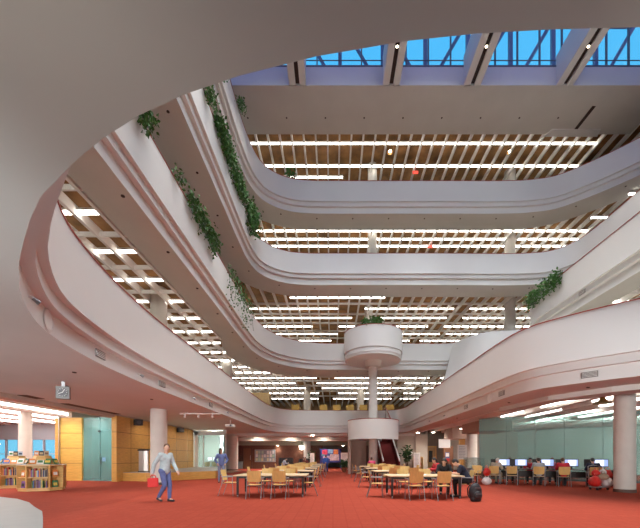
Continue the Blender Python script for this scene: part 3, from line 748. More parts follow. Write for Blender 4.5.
obj('lamp_shade', MB().lathe([(.06, 0), (.10, -.12), (.16, -.2), (.30, -.26), (.31, -.29)], n=24), mat('brass', (.45, .30, .10), .35, metal=.8), t, smooth=True)
obj('lamp_stem', MB().tube([(0, 0, 0), (0, 0, .12)], .05), BLACK, t)
# clock hanging under the left soffit
def clock(loc, rz, lab, r=.17, square=True):
    t = thing('wall_clock', lab, 'clock', loc, rz)
    if square: r = .13; obj('case', MB().box((0, 0, 0), (.34, .16, .38)), mat('clock_case', (.20, .20, .20), .5), t, bevel=.01)
    m = MB().lathe([(r, .0), (r, .03)], n=28); m.v = [(v[0], -v[2] - (.082 if square else 0), v[1]) for v in m.v]
    f = obj('dial', m, WHITEP if not square else mat('dial_dark', (.10, .10, .11), .4), t)
    hm = MB(); yy = -.115 if square else -.035
    obj('hand', MB().box((0.03, yy, .045), (.018, .006, .12), ry=.5), BLACKP if not square else WHITEP, f); obj('hand', MB().box((-.04, yy, -.02), (.016, .006, .1), ry=1.1), BLACKP if not square else WHITEP, f)
    for k in range(12):
        a = PI * k / 6; hm.box((math.sin(a) * r * .85, yy, math.cos(a) * r * .85), (.014, .006, .022), ry=a)
    obj('hour_markers', hm, BLACKP if not square else WHITEP, f)
    if square: obj('mount', MB().box((0, 0, .26), (.08, .06, .16)), GREYMETAL, t)
clock((-8.25, 10.4, Z(2.3) - .34), .45, 'square clock hanging from the soffit above the bookcases')
clock((7.6, 33.27, Z(.37)), 0, 'round white clock on the back right wall', r=.2, square=False)
# exit signs
for (x, y, h, lab) in ((7.95, 27.8, 17.2, 'small red sign under the fourth gallery ceiling'), (6.4, 26.4, 22.1, 'small red sign under the top gallery ceiling')):
    t = thing('hanging_sign', lab, 'sign', (x, y, Z(h)))
    obj('sign_face', MB().box((0, 0, 0), (.42, .06, .2)), mat('red_sign', (.7, .06, .04), .5, emit=(1, .08, .05), estr=.8), t); obj('bracket', MB().box((0, 0, .16), (.04, .04, .12)), BLACK, t)
# round downlight fixtures seen in the two upper galleries
for i, (x, y, h, lab) in enumerate([(4.2, 25.0, 22.5, 'round brown pendant lamp in the top gallery, left one'), (13.0, 25.0, 22.5, 'round brown pendant lamp in the top gallery, right one')]):
    t = thing('pendant_lamp', lab, 'lamp', (x, y, Z(h)))
    obj('lamp_shade', MB().lathe([(.08, .25), (.2, .1), (.2, -.1)], n=18, caps=False), mat('bronze', (.25, .14, .06), .4, metal=.6), t, smooth=True)
    obj('bulb', MB().ellipsoid((0, 0, 0), (.1, .1, .1), 10, 6), WARMLAMP, t, smooth=True); obj('lamp_stem', MB().tube([(0, 0, .25), (0, 0, .65)], .02), BLACK, t)

# ------------------------------------------------------------------ tables and chairs
def make_table(lab):
    t = thing('reading_table', lab, 'table', (0, 0, 0), 0, 'reading tables in two rows')
    w, d = 2.40, 1.30
    obj('tabletop', MB().box((0, 0, .715), (w, d, .035)), TABLEWOOD, t, bevel=.008)
    f = MB()
    f.bb((-w / 2 + .1, -d / 2 + .09, .62), (w / 2 - .1, -d / 2 + .12, .697)); f.bb((-w / 2 + .1, d / 2 - .12, .62), (w / 2 - .1, d / 2 - .09, .697))
    f.bb((-w / 2 + .09, -d / 2 + .1, .62), (-w / 2 + .12, d / 2 - .1, .697)); f.bb((w / 2 - .12, -d / 2 + .1, .62), (w / 2 - .09, d / 2 - .1, .697))
    obj('apron', f, BLACK, t)
    for sx in (-1, 1):
        for sy in (-1, 1):
            x, y = sx * (w / 2 - .12), sy * (d / 2 - .12)
            l = obj('leg', MB().bb((x - .032, y - .032, .075), (x + .032, y + .032, .69)), BLACK, t)
            m = MB().lathe([(.036, -.014), (.036, .014)], n=14); m.v = [(v[2] + x, v[1] + y, v[0] + .037) for v in m.v]
            obj('caster', m.box((x, y, .06), (.03, .045, .03)), GREYMETAL, l)
    return t
def make_chair(lab):
    t = thing('wooden_armchair', lab, 'chair', (0, 0, 0), 0, 'wooden armchairs')      # faces +Y, back towards -Y
    # seat
    m = MB(); nx, ny = 6, 6; top = []
    for z in (0, -.014):
        for j in range(ny + 1):
            for i in range(nx + 1):
                u = i / nx - .5; v = j / ny - .5
                w = .43 - .05 * (.5 - v)
                m.v.append((u * w, v * .42 + .02, .445 + z + .012 * (2 * u) ** 2 - (.02 * (2 * v - .6) ** 2 if v > .3 else 0)))
    q = (nx + 1) * (ny + 1)
    for j in range(ny):
        for i in range(nx):
            a = j * (nx + 1) + i; m.f.append((a, a + 1, a + nx + 2, a + nx + 1)); m.f.append((q + a, q + a + nx + 1, q + a + nx + 2, q + a + 1))
    for i in range(nx): m.f.append((i, q + i, q + i + 1, i + 1)); a = ny * (nx + 1) + i; m.f.append((a, a + 1, q + a + 1, q + a))
    for j in range(ny): a = j * (nx + 1); b = a + nx + 1; m.f.append((a, b, q + b, q + a)); a += nx; b += nx; m.f.append((a, q + a, q + b, b))
    obj('seat', m, CHAIRWOOD, t, smooth=True)
    # backrest: curved panel, slightly wider above, rounded corners
    m = MB(); nx, nz = 8, 6
    for s in (0, -.013):
        for k in range(nz + 1):
            for i in range(nx + 1):
                u = 2 * i / nx - 1; v = k / nz
                w = .205 + .022 * v
                if k == nz: w *= .93
                if k == 0: w *= .90
                m.v.append((u * w, -.205 - .07 * v + .035 * u * u + s, .53 + .36 * v))
    q = (nx + 1) * (nz + 1)
    for j in range(nz):
        for i in range(nx):
            a = j * (nx + 1) + i; m.f.append((a, a + 1, a + nx + 2, a + nx + 1)); m.f.append((q + a, q + a + nx + 1, q + a + nx + 2, q + a + 1))
    for i in range(nx): m.f.append((i, q + i, q + i + 1, i + 1)); a = nz * (nx + 1) + i; m.f.append((a, a + 1, q + a + 1, q + a))
    for j in range(nz): a = j * (nx + 1); b = a + nx + 1; m.f.append((a, b, q + b, q + a)); a += nx; b += nx; m.f.append((a, q + a, q + b, b))
    obj('backrest', m, CHAIRWOOD, t, smooth=True)
    for sx in (-1, 1):
        obj('leg', MB().tube([(sx * .235, .20, .0), (sx * .235, .19, .30), (sx * .235, .17, .64)], .013), GREYMETAL, t, smooth=True)
        obj('leg', MB().tube([(sx * .235, -.33, 0), (sx * .235, -.19, .42), (sx * .232, -.18, .62), (sx * .222, -.215, .74)], .013), GREYMETAL, t, smooth=True)
        obj('armrest', MB().box((sx * .24, -.01, .655), (.05, .40, .028)), mat('armrest_grey', (.30, .31, .33), .5), t, bevel=.01)
    obj('frame', MB().tube([(-.235, .12, .425), (.235, .12, .425)], .011).tube([(-.235, -.16, .425), (.235, -.16, .425)], .011).tube([(0, .12, .425), (0, -.16, .425)], .009), GREYMETAL, t)
    return t
tp = cp = None
def put_table(x, y, lab):
    global tp
    if tp is None: tp = make_table(lab); tp.location = (x, y, 0); return tp
    return copy_tree(tp, (x, y, 0), 0, lab, 'table', 'reading tables in two rows')
def put_chair(x, y, rz, lab, group='wooden armchairs at the reading tables'):
    global cp
    if cp is None: cp = make_chair(lab); cp.location = (x, y, 0); cp.rotation_euler = (0, 0, rz); tag(cp, lab, 'chair', group); return cp
    return copy_tree(cp, (x, y, 0), rz, lab, 'chair', group)
def row(side, x0, y0, n, pitch, skip=()):
    for i in range(n):
        y = y0 + .65 + i * pitch; cx = x0 + 1.2; nm = f'{side} row'
        put_table(cx, y, f'pale wooden reading table on black legs, {ORD[i]} from the front in the {nm}')
        base = f"{nm}'s {ORD[i]} table"
        j = lambda: random.uniform(-.05, .05)
        for k, (dx, w) in enumerate(((-.42, 'left'), (.40, 'right'))):
            put_chair(cx + dx + j() * .6, y - .65 - .12 + j(), random.uniform(-.08, .08), f'wooden armchair at the near side of {base}, {w} seat')
            if (i, 'far', w) not in skip: put_chair(cx + dx + .02 + j() * .6, y + .65 + .30 + j(), PI + random.uniform(-.08, .08), f'wooden armchair at the far side of {base}, {w} seat')
        if (i, 'lend') not in skip: put_chair(cx - 1.2 - .30 + j(), y + j(), -PI / 2 + random.uniform(-.1, .1), f'wooden armchair at the left end of {base}')
        if (i, 'rend') not in skip: put_chair(cx + 1.2 + (.04 if side == 'left' else .2) + j(), y - .05 + j(), PI / 2 + random.uniform(-.1, .1), f'wooden armchair at the right end of {base}')
row('left', -3.28, 11.15, 6, 3.5)
row('right', 1.77, 10.75, 4, 3.6)
# ------------------------------------------------------------------ people
def capsule(bm_mb, a, b, ra, rb, n=12):
    a, b = Vector(a), Vector(b); d = (b - a)
    if d.length < 1e-4: bm_mb.ellipsoid(a, (ra, ra, ra), n, 8); return
    t = d.normalized(); pts = []; rs = []
    for k in range(4):
        an = PI / 2 * k / 4 + .12; pts.append(a - t * ra * math.cos(an)); rs.append(ra * math.sin(an))
    pts += [a, a + d * .5, b]; rs += [ra, (ra + rb) / 2, rb]
    for k in range(1, 5):
        an = PI / 2 * k / 4 - .12; pts.append(b + t * rb * math.sin(an)); rs.append(rb * math.cos(an))
    bm_mb.tube(pts, rs, n)
def fuse(name, mb, voxel, m, parent, smooth_it=4):
    """fuse overlapping shapes into one continuous surface"""
    me = bpy.data.meshes.new(name + '_src'); me.from_pydata(mb.v, [], mb.f); me.update()
    bm = bmesh.new(); bm.from_mesh(me); bmesh.ops.recalc_face_normals(bm, faces=bm.faces); bm.to_mesh(me); bm.free()
    o = bpy.data.objects.new(name + '_src', me); COL.objects.link(o)
    r = o.modifiers.new('r', 'REMESH'); r.mode = 'VOXEL'; r.voxel_size = voxel; r.use_smooth_shade = True
    s = o.modifiers.new('s', 'SMOOTH'); s.factor = .5; s.iterations = smooth_it
    dg = bpy.context.evaluated_depsgraph_get(); nm = bpy.data.meshes.new_from_object(o.evaluated_get(dg), depsgraph=dg)
    bpy.data.objects.remove(o); bpy.data.meshes.remove(me)
    nm.name = name; nm.materials.clear(); nm.materials.append(m)
    nm.polygons.foreach_set('use_smooth', [True] * len(nm.polygons))
    q = bpy.data.objects.new(name, nm); COL.objects.link(q); q.parent = parent
    return q
SKIN = [mat('skin_light', (.60, .36, .26), .55), mat('skin_tan', (.46, .26, .17), .55)]
HAIRS = {'black': mat('hair_black', (.012, .010, .010), .5), 'brown': mat('hair_brown', (.09, .045, .022), .55), 'grey': mat('hair_grey', (.55, .52, .48), .6)}
def cloth(name, c): return mat('cloth_' + name, c, .85, var=.12, scale=14)
EYEW = mat('eye_white', (.8, .78, .75), .3); EYED = mat('eye_dark', (.02, .015, .012), .3); LIP = mat('lip', (.42, .14, .12), .5)

def person(label, loc, rz, J, top, legs, hair='black', long=False, skin=0, sleeves='long', shoe=(.03, .03, .035), vox=.013, scale=1.0, grip=0.6):
    """J: joints in metres, facing +Y. Builds one fused body with fingers; hair and clothing are children."""
    t = thing('person', label, 'person', loc, rz); t.scale = (scale,) * 3
    V = {k: Vector(v) for k, v in J.items()}
    B = MB()
    hd = V['head']; up = (hd - V['neck']).normalized(); fw = Vector(J.get('face', (0, 1, -.1))).normalized()
    fw = (fw - up * fw.dot(up)).normalized(); rt = fw.cross(up).normalized()
    R = Matrix((rt, fw, up)).transposed()
    B.ellipsoid(hd + up * .02, (.074, .093, .105), 16, 10, R); B.ellipsoid(hd + fw * .022 - up * .05, (.058, .066, .068), 14, 8, R)
    B.ellipsoid(hd + fw * .098 - up * .008, (.014, .022, .026), 8, 6, R)              # nose
    for s in (-1, 1): B.ellipsoid(hd + rt * s * .078 - fw * .005, (.012, .024, .034), 8, 6, R)   # ears
    capsule(B, V['chest'] + (V['neck'] - V['chest']) * .8, hd - up * .03, .056, .052)
    capsule(B, V['pelvis'], V['chest'], .115, .125); capsule(B, V['chest'] + Vector((-.07, 0, .05)), V['chest'] + Vector((.07, 0, .05)), .105, .105)
    for s, k in ((-1, 'l'), (1, 'r')):
        sh, el, wr = V['sh' + k], V['el' + k], V['wr' + k]; hp, kn, an, to = V['hp' + k], V['kn' + k], V['an' + k], V['to' + k]
        capsule(B, V['chest'] + Vector((s * .05, 0, .09)), sh, .075, .06); capsule(B, sh, el, .05, .040); capsule(B, el, wr, .038, .026)
        capsule(B, hp, kn, .085, .055); capsule(B, kn, an, .054, .036); capsule(B, V['pelvis'], hp, .11, .09); capsule(B, an, to, .035, .028)
        # hand: palm, four unequal fingers bent at the knuckles, a thumb from the side
        d = (wr - el).normalized(); palmN = Vector((0, 0, -1)) if abs(d.z) < .8 else Vector((-s, 0, 0))
        palmN = (palmN - d * palmN.dot(d)).normalized(); sd = d.cross(palmN).normalized()
        if sd.dot(Vector((-s, 0, 0.001))) < 0 and abs(d.z) < .8: sd = -sd
        if abs(d.z) >= .8 and sd.y < 0: sd = -sd
        pc = wr + d * .045; capsule(B, wr, pc, .026, .030)
        Rm = Matrix((sd, d, palmN)).transposed(); B.ellipsoid(pc + d * .015, (.040, .048, .018), 12, 8, Rm)
        for q, (off, ln) in enumerate(((.030, .070), (.010, .078), (-.010, .073), (-.029, .058))):
            p0 = pc + d * .045 + sd * off; a = grip * .7
            p1 = p0 + (d * math.cos(a) + palmN * math.sin(a)) * ln * .5; a2 = grip * 1.6
            p2 = p1 + (d * math.cos(a2) + palmN * math.sin(a2)) * ln * .5
            B.tube([p0 - d * .02, p0, p1, p2, p2 + (p2 - p1) * .1], [.0105, .0105, .0095, .0085, .005], 8)
        p0 = wr + d * .02 + sd * .028; p1 = p0 + (sd * .7 + d * .7).normalized() * .035; p2 = p1 + (d * .9 + palmN * .4).normalized() * .03
        B.tube([p0 - sd * .01, p0, p1, p2, p2 + (p2 - p1) * .15], [.013, .013, .0115, .0095, .006], 8)
    body = fuse('body', B, vox * .85, SKIN[skin], t)
    # eyes and mouth
    e = MB(); pz = MB()
    for s in (-1, 1):
        e.ellipsoid(hd + fw * .083 + rt * s * .031 + up * .012, (.013, .008, .007), 8, 6, R); pz.ellipsoid(hd + fw * .090 + rt * s * .031 + up * .012, (.006, .004, .006), 8, 6, R)
    eo = obj('eyes', e, EYEW, t, smooth=True); obj('pupils', pz, EYED, eo, smooth=True)
    obj('mouth', MB().ellipsoid(hd + fw * .086 - up * .052, (.022, .008, .007), 10, 6, R), LIP, t, smooth=True)
    # hair
    H = MB(); H.ellipsoid(hd + up * .048 - fw * .02, (.085, .098, .092), 16, 10, R); H.ellipsoid(hd - fw * .05 - up * .0, (.076, .062, .085), 14, 8, R)
    if long:
        for s in (-1, 0, 1): capsule(H, hd - fw * .05 + rt * s * .055, V['neck'] - fw * (.07 if s == 0 else .04) + rt * s * .075 - up * .10, .05, .035)
    fuse('hair', H, vox, HAIRS[hair], t)
    # shirt
    S = MB(); e = .017
    capsule(S, V['pelvis'] + Vector((0, 0, -.02)), V['chest'], .125 + e, .13 + e); capsule(S, V['pelvis'] + Vector((-.05, 0, 0)), V['pelvis'] + Vector((.05, 0, 0)), .115 + e, .115 + e)
    capsule(S, V['chest'] + Vector((-.08, 0, .05)), V['chest'] + Vector((.08, 0, .05)), .105 + e, .105 + e)
    for s, k in ((-1, 'l'), (1, 'r')):
        sh, el, wr = V['sh' + k], V['el' + k], V['wr' + k]
        capsule(S, V['chest'] + Vector((s * .05, 0, .09)), sh, .078 + e, .062 + e); capsule(S, sh, el if sleeves == 'long' else sh + (el - sh) * .75, .055 + e, .044 + e)
        if sleeves == 'long': capsule(S, el, wr - (wr - el) * .06, .044 + e, .030 + e)
    fuse('shirt', S, vox, cloth(*top), t)
    T = MB()
    capsule(T, V['hpl'], V['hpr'], .112, .112)
    for k in 'lr':
        hp, kn, an = V['hp' + k], V['kn' + k], V['an' + k]
        capsule(T, V['pelvis'] + (hp - V['pelvis']) * .5, hp, .115, .10); capsule(T, hp, kn, .096, .070); capsule(T, kn, an + (kn - an) * .08, .068, .054)
    fuse('trousers', T, vox, cloth(*legs), t)
    for k in 'lr':
        an, to = V['an' + k], V['to' + k]; hm = (to - an); hm.z = 0; hm.normalize()
        sm = MB(); capsule(sm, an + Vector((0, 0, -.035)) - hm * .04, to, .042, .036); capsule(sm, an, an + Vector((0, 0, -.03)), .042, .045)
        fuse('shoe', sm, vox, mat('shoe_%.2f' % shoe[0], shoe, .6), t)
    return t
def P_stand(**kw):
    J = dict(pelvis=(0, 0, .96), chest=(0, .0, 1.27), neck=(0, 0, 1.47), head=(0, .02, 1.60), shl=(-.18, 0, 1.40), shr=(.18, 0, 1.40), ell=(-.23, -.04, 1.12), elr=(.23, -.04, 1.12), wrl=(-.24, .06, .88), wrr=(.24, .06, .88),
             hpl=(-.09, 0, .92), hpr=(.09, 0, .92), knl=(-.10, .02, .50), knr=(.10, .02, .50), anl=(-.11, -.02, .085), anr=(.11, -.02, .085), tol=(-.12, .13, .036), tor=(.12, .13, .036))
    J.update(kw); return J
def P_sit(lean=.0, hz=.0, **kw):
    J = dict(pelvis=(0, -.05, .57), chest=(0, -.02 + lean, .87), neck=(0, .0 + lean * 1.5, 1.07), head=(0, .04 + lean * 1.9, 1.19 - lean * .3), shl=(-.18, -.01 + lean * 1.25, 1.00), shr=(.18, -.01 + lean * 1.25, 1.00),
             ell=(-.25, .10 + lean, .78), elr=(.25, .10 + lean, .78), wrl=(-.15, .34 + lean * .6, .79), wrr=(.15, .34 + lean * .6, .79), hpl=(-.10, -.03, .54), hpr=(.10, -.03, .54), knl=(-.12, .38, .52), knr=(.12, .38, .52),
             anl=(-.12, .34, .085), anr=(.12, .34, .085), tol=(-.13, .49, .036), tor=(.13, .49, .036), face=(0, 1, -.35))
    J.update(kw); return J
# walker at left: mid-stride towards the right
person('person walking in a pale blue top and blue jeans, red bag in one hand', (-5.0, 10.1, 0), math.radians(-108),
       P_stand(pelvis=(0, 0, .95), chest=(0, .03, 1.26), neck=(0, .05, 1.46), head=(0, .07, 1.59), shl=(-.19, .03, 1.39), shr=(.19, .03, 1.39), ell=(-.25, .10, 1.12), elr=(.25, -.14, 1.12), wrl=(-.22, .26, .92), wrr=(.25, -.20, .86),
               hpl=(-.09, 0, .92), hpr=(.09, 0, .92), knl=(-.09, .10, .50), knr=(.08, .08, .50), anl=(-.08, .10, .085), anr=(.07, -.16, .13), tol=(-.08, .25, .036), tor=(.07, -.05, .04), face=(.7, .7, -.05)),
       ('pale_blue', (.42, .50, .52)), ('jeans', (.10, .13, .30)), 'brown', skin=0, sleeves='long', scale=1.0)
bag = thing('handbag', 'red cloth bag carried by the walking person', 'bag', (-5.22, 9.86, .46), .5)
obj('bag_body', MB().prism([(-.13, -.05), (.13, -.05), (.15, 0), (.13, .05), (-.13, .05), (-.15, 0)], 0, .26), mat('red_cloth', (.62, .03, .03), .7), bag, bevel=.03)
obj('bag_handle', MB().tube([(-.08, 0, .25), (-.05, 0, .34), (.05, 0, .34), (.08, 0, .25)], .012), MATS['red_cloth'], bag, smooth=True)
person('person standing in a blue shirt and jeans, long dark hair, hands at pockets', (-5.78, 17.6, 0), math.radians(-160),
       P_stand(elr=(.30, -.08, 1.14), ell=(-.30, -.08, 1.14), wrr=(.20, .08, .98), wrl=(-.20, .08, .98), anl=(-.10, .10, .085), tol=(-.10, .25, .036), knl=(-.1, .10, .50), head=(.02, .03, 1.61), face=(-.8, .6, -.1)),
       ('denim_blue', (.11, .15, .33)), ('jeans_grey', (.20, .24, .36)), 'black', long=True, skin=1, scale=1.03)
# readers at the first right-hand table
rtab = (1.77 + 1.2, 11.4)
person('person in a navy shirt bent over papers at the table end, black trousers', (4.42, 11.25, 0), math.radians(72), P_sit(lean=.16, face=(0, .7, -.7)), ('navy', (.012, .016, .035)), ('black', (.012, .012, .014)), 'black', skin=0, sleeves='short', grip=.4)
person('person in black with long black hair reading beside the navy shirt', (4.05, 12.42, 0), math.radians(165), P_sit(lean=.10, face=(.2, .8, -.5)), ('black_knit', (.015, .014, .016)), ('black', (.012, .012, .014)), 'black', long=True)
person('person in a red jacket with dark hair at the second right table', (4.62, 15.0, 0), math.radians(95), P_sit(lean=.06), ('red_jacket', (.50, .03, .04)), ('black', (.012, .012, .014)), 'black', long=True, vox=.016)
# farther readers
person('person in a bright pink shirt seated behind the right row, back turned', (2.75, 24.1, 0), 0.1, P_sit(lean=.02), ('pink', (.75, .10, .22)), ('dark', (.03, .03, .04)), 'brown', vox=.018)
person('person in a blue top standing before the colourful display board', (-.62, 30.4, 0), .2, P_stand(head=(0, .10, 1.36), neck=(0, .05, 1.24), chest=(0, .02, 1.08), pelvis=(0, 0, .80), shl=(-.16, .02, 1.19), shr=(.16, .02, 1.19), ell=(-.2, 0, .95), elr=(.2, 0, .95), wrl=(-.2, .1, .75), wrr=(.2, .1, .75), hpl=(-.09, 0, .77), hpr=(.09, 0, .77), knl=(-.1, .02, .43), knr=(.1, .02, .43)), ('royal_blue', (.05, .12, .45)), ('blue_trousers', (.06, .09, .30)), 'brown', vox=.018)
person('person with long dark hair facing forward at the far left table', (-2.45, 30.3, 0), PI, P_sit(lean=.05), ('maroon', (.16, .03, .03)), ('dark', (.03, .03, .04)), 'black', long=True, vox=.018)
person('person in a white shirt leaning at the far left of the tables', (-4.25, 28.9, 0), -1.3, P_sit(lean=.12), ('white_shirt', (.62, .66, .74)), ('dark', (.03, .03, .04)), 'black', vox=.018)
person('person in dark clothes sitting by the far round column', (-2.8, 33.6, 0), PI - .4, P_sit(lean=.1), ('charcoal', (.04, .035, .04)), ('dark', (.03, .03, .04)), 'black', vox=.02)
# someone on the second-level balcony at right
person('person with brown hair behind the right balcony rail above', (7.35, 11.55, Z(3.33)), 2.6, P_stand(), ('brown_top', (.25, .12, .07)), ('dark', (.03, .03, .04)), 'brown', vox=.018, scale=.70)

# ------------------------------------------------------------------ computer desks along the teal glass wall
DA, DB = Vector((8.12, 17.05, 0)), Vector((11.62, 15.26, 0))
dd = (DB - DA).normalized(); dn = Vector((-dd.y, dd.x, 0)); dang = math.atan2(dd.y, dd.x)
stations = [0.0, .192, .474, .717, 1.0]
L = (DB - DA).length
SCREEN = mat('screen_lit', (.5, .55, .7), .3, emit=(.16, .26, .55), estr=1.0)
SCREENW = mat('screen_page', (.8, .8, .85), .3, emit=(.85, .90, 1.0), estr=1.0)
t = thing('computer_desk', 'long dark computer desk in front of the teal glass wall', 'desk', tuple((DA + DB) / 2 + dn * .30), dang)
obj('desktop', MB().box((0, 0, .735), (L + 1.9, .78, .04)), mat('dark_desktop', (.05, .04, .035), .4), t, bevel=.006)
obj('modesty_panel', MB().box((0, .2, .50), (L + 1.7, .03, .30)), BLACK, t)
for k in range(7): obj('leg', MB().box((-L / 2 - .85 + k * (L + 1.7) / 6, .0, .357), (.06, .60, .715)), BLACK, t)
who = [('beige_jacket', (.45, .40, .32), 'grey', 'balding person in a beige jacket at the leftmost computer'), None,
       ('grey_shirt', (.36, .40, .45), 'black', 'person in a light grey shirt at the middle computer'), ('red_shirt', (.50, .02, .04), 'brown', 'person in a red shirt at the fourth computer from left'),
       ('navy_sweater', (.015, .02, .05), 'black', 'person in a navy sweater at the computer beside the bag pile')]
for i, s in enumerate(stations):
    c = DA + dd * (L * s)
    t = thing('computer_monitor', f'black flat computer monitor with lit screen, {ORD[i]} from left on the desk', 'monitor', tuple(c + dn * .36 + dd * .40)[:2] + (.755,), dang + (-.15 if i < 4 else .1), 'computer monitors')
    obj('monitor_case', MB().box((0, .03, .30), (.56, .05, .36)).box((0, .08, .30), (.36, .07, .24)), BLACKP, t, bevel=.006)
    sc_ = obj('screen', MB().box((0, .002, .305), (.51, .006, .30)), SCREEN, t)
    obj('page', MB().box((.03 if i % 2 else -.05, -.003, .31), (.30, .004, .24)), SCREENW, sc_)
    obj('stand', MB().box((0, .07, .09), (.08, .03, .18)).lathe([(.12, 0), (.11, .015)], (0, .06, 0), 20), BLACKP, t)
    t = thing('keyboard', f'black keyboard before the {ORD[i]} computer from left', 'keyboard', tuple(c + dn * .10)[:2] + (.755,), dang, 'keyboards on the computer desk')
    obj('case', MB().box((0, 0, .010), (.42, .14, .02)), BLACKP, t)
    km = MB()
    for r_ in range(4):
        for q in range(12): km.box((-.19 + q * .0345, -.045 + r_ * .03, .022), (.028, .024, .008))
    obj('keys', km, mat('key_grey', (.08, .08, .085), .6), t)
    # second bank of monitors facing the other way
    t = thing('computer_monitor', f'dark back of the {ORD[i]} monitor from left turned toward the glass', 'monitor', tuple(c + dn * .55 + dd * .02)[:2] + (.755,), dang + PI, 'monitors facing the glass')
    obj('monitor_case', MB().box((0, .03, .30), (.46, .05, .34)), BLACKP, t, bevel=.006); obj('screen', MB().box((0, .002, .305), (.42, .006, .28)), SCREEN, t); obj('stand', MB().box((0, .07, .09), (.08, .03, .18)).lathe([(.10, 0), (.09, .015)], (0, .06, 0), 20), BLACKP, t)
    pc = c - dn * .40
    put_chair(pc.x, pc.y, dang + random.uniform(-.12, .12), f'wooden armchair drawn up to the {ORD[i]} computer from left', 'wooden armchairs at the computers')
    if who[i]:
        nm, colr, hr, lb = who[i]
        q = pc + dn * .06
        person(lb, (q.x, q.y, .0), dang + (-.45 if i == 0 else 0), P_sit(lean=.08 if i else .12), (nm, colr), ('khaki', (.30, .26, .18)) if i == 0 else ('dark', (.03, .03, .04)), hr, skin=0)
for i, (s, nm, colr, hr, lb) in enumerate([(.17, 'pale_shirt', (.50, .55, .62), 'black', 'person in a pale shirt on the far side of the left monitors'), (.40, 'scarlet', (.55, .03, .05), 'black', 'person in scarlet on the far side beside the middle monitor'), (.64, 'rose', (.70, .20, .30), 'brown', 'person in rose pink on the far side of the desk')]):
    q = DA + dd * (L * s) + dn * 1.0
    person(lb, (q.x, q.y, 0), dang + PI, P_sit(lean=.06), (nm, colr), ('dark', (.03, .03, .04)), hr, vox=.018)
    q2 = q + dn * .02
    put_chair(q2.x, q2.y, dang + PI, f'wooden armchair on the far side of the desk, {ORD[i]} from left', 'wooden armchairs at the computers')
put_chair(6.95, 16.6, 2.2, 'empty wooden armchair left of the computer desk, nearer one', 'wooden armchairs at the computers')
put_chair(7.6, 17.9, 2.9, 'empty wooden armchair left of the computer desk, farther one', 'wooden armchairs at the computers')

# bags
def sack(name, label, cat, loc, r, m, seed, handle=True, group=None):
    rnd = random.Random(seed); t = thing(name, label, cat, loc, rnd.uniform(0, 3), group)
    b = MB(); nu, nv = 16, 10
    for j in range(nv + 1):
        th = PI * j / nv; z = -math.cos(th)
        rad = math.sin(th) ** .7 * (1 - .28 * max(0, z))
        for k in range(nu):
            a = 2 * PI * k / nu; q = 1 + .12 * math.sin(3 * a + seed) * math.sin(th) + rnd.uniform(-.05, .05)
            b.v.append((r[0] * rad * math.cos(a) * q, r[1] * rad * math.sin(a) * q, r[2] * (z + 1)))
    for j in range(nv):
        for k in range(nu): b.f.append((j * nu + k, j * nu + (k + 1) % nu, (j + 1) * nu + (k + 1) % nu, (j + 1) * nu + k))
    obj('bag_body', b, m, t, smooth=True)
    if handle:
        h = r[2] * 2
        obj('bag_handle', MB().tube([(-.07, 0, h - .04), (-.06, .01, h + .06), (0, .015, h + .10), (.06, .01, h + .06), (.07, 0, h - .04)], .012), m, t, smooth=True)
    return t
REDB = mat('red_plastic_bag', (.60, .025, .02), .35, var=.2); WHB = mat('white_plastic_bag', (.72, .70, .70), .35, var=.12); TANB = mat('tan_bag', (.36, .26, .18), .6, var=.2); DKB = mat('dark_bag', (.05, .03, .03), .6)
bx, by = 10.75, 13.75
t = thing('luggage_cart', 'small folding cart under the heap of shopping bags', 'cart', (bx, by, 0), .2)
obj('platform', MB().box((0, 0, .12), (.62, .42, .03)), GREYMETAL, t)
obj('handle', MB().tube([(-.28, .19, .13), (-.28, .22, .95), (.0, .23, 1.0), (.28, .22, .95), (.28, .19, .13)], .014), GREYMETAL, t)
for k, (x, y) in enumerate([(-.25, -.15), (.25, -.15), (-.25, .15), (.25, .15)]):
    m = MB().lathe([(.05, -.015), (.05, .015)], n=14); m.v = [(v[2] + x, v[1] + y, v[0] + .052) for v in m.v]; obj('wheel', m, BLACKP, t)
for i, (dx, dy, z, r, m, lb) in enumerate([(-.24, -.06, .135, (.26, .22, .22), REDB, 'large red shopping bag at lower left of the cart heap'), (.20, -.10, .135, (.22, .20, .20), WHB, 'white shopping bag at lower right of the cart heap'),
        (.02, -.14, .42, (.20, .17, .13), TANB, 'tan patterned bag in the middle of the cart heap'), (.30, -.02, .44, (.16, .15, .19), REDB, 'red shopping bag at upper right of the cart heap'), (-.14, .06, .56, (.17, .15, .13), REDB, 'red bag on top of the cart heap'), (.14, .02, .60, (.14, .13, .12), WHB, 'white bag on top of the cart heap')]):
    sack('shopping_bag', lb, 'bag', (bx + dx, by + dy - .06, z), r, m, i + 3, group='shopping bags on the cart')
sack('shopping_bag', 'red bag hanging beside the beige-jacketed person', 'bag', (7.35, 16.25, .42), (.22, .12, .20), REDB, 21)
sack('shopping_bag', 'white bag on the carpet beside the beige-jacketed person', 'bag', (7.35, 16.25, .0), (.22, .14, .19), WHB, 22)
t = thing('backpack', 'black backpack standing on the red carpet beside the table', 'backpack', (4.27, 10.2, 0), .2)
b = MB(); b.ellipsoid((0, 0, .27), (.21, .14, .29)); capsule(b, (-.08, -.02, .08), (.08, -.02, .08), .1, .1)
fuse('bag_body', b, .02, mat('black_nylon', (.018, .018, .022), .55), t)
b = MB(); b.ellipsoid((0, -.13, .19), (.14, .06, .13)); obj('front_pocket', b, MATS['black_nylon'], t, smooth=True)
for s in (-1, 1): obj('strap', MB().tube([(s * .09, .11, .50), (s * .13, .20, .38), (s * .12, .19, .18), (s * .10, .12, .08)], .018), MATS['black_nylon'], t, smooth=True)
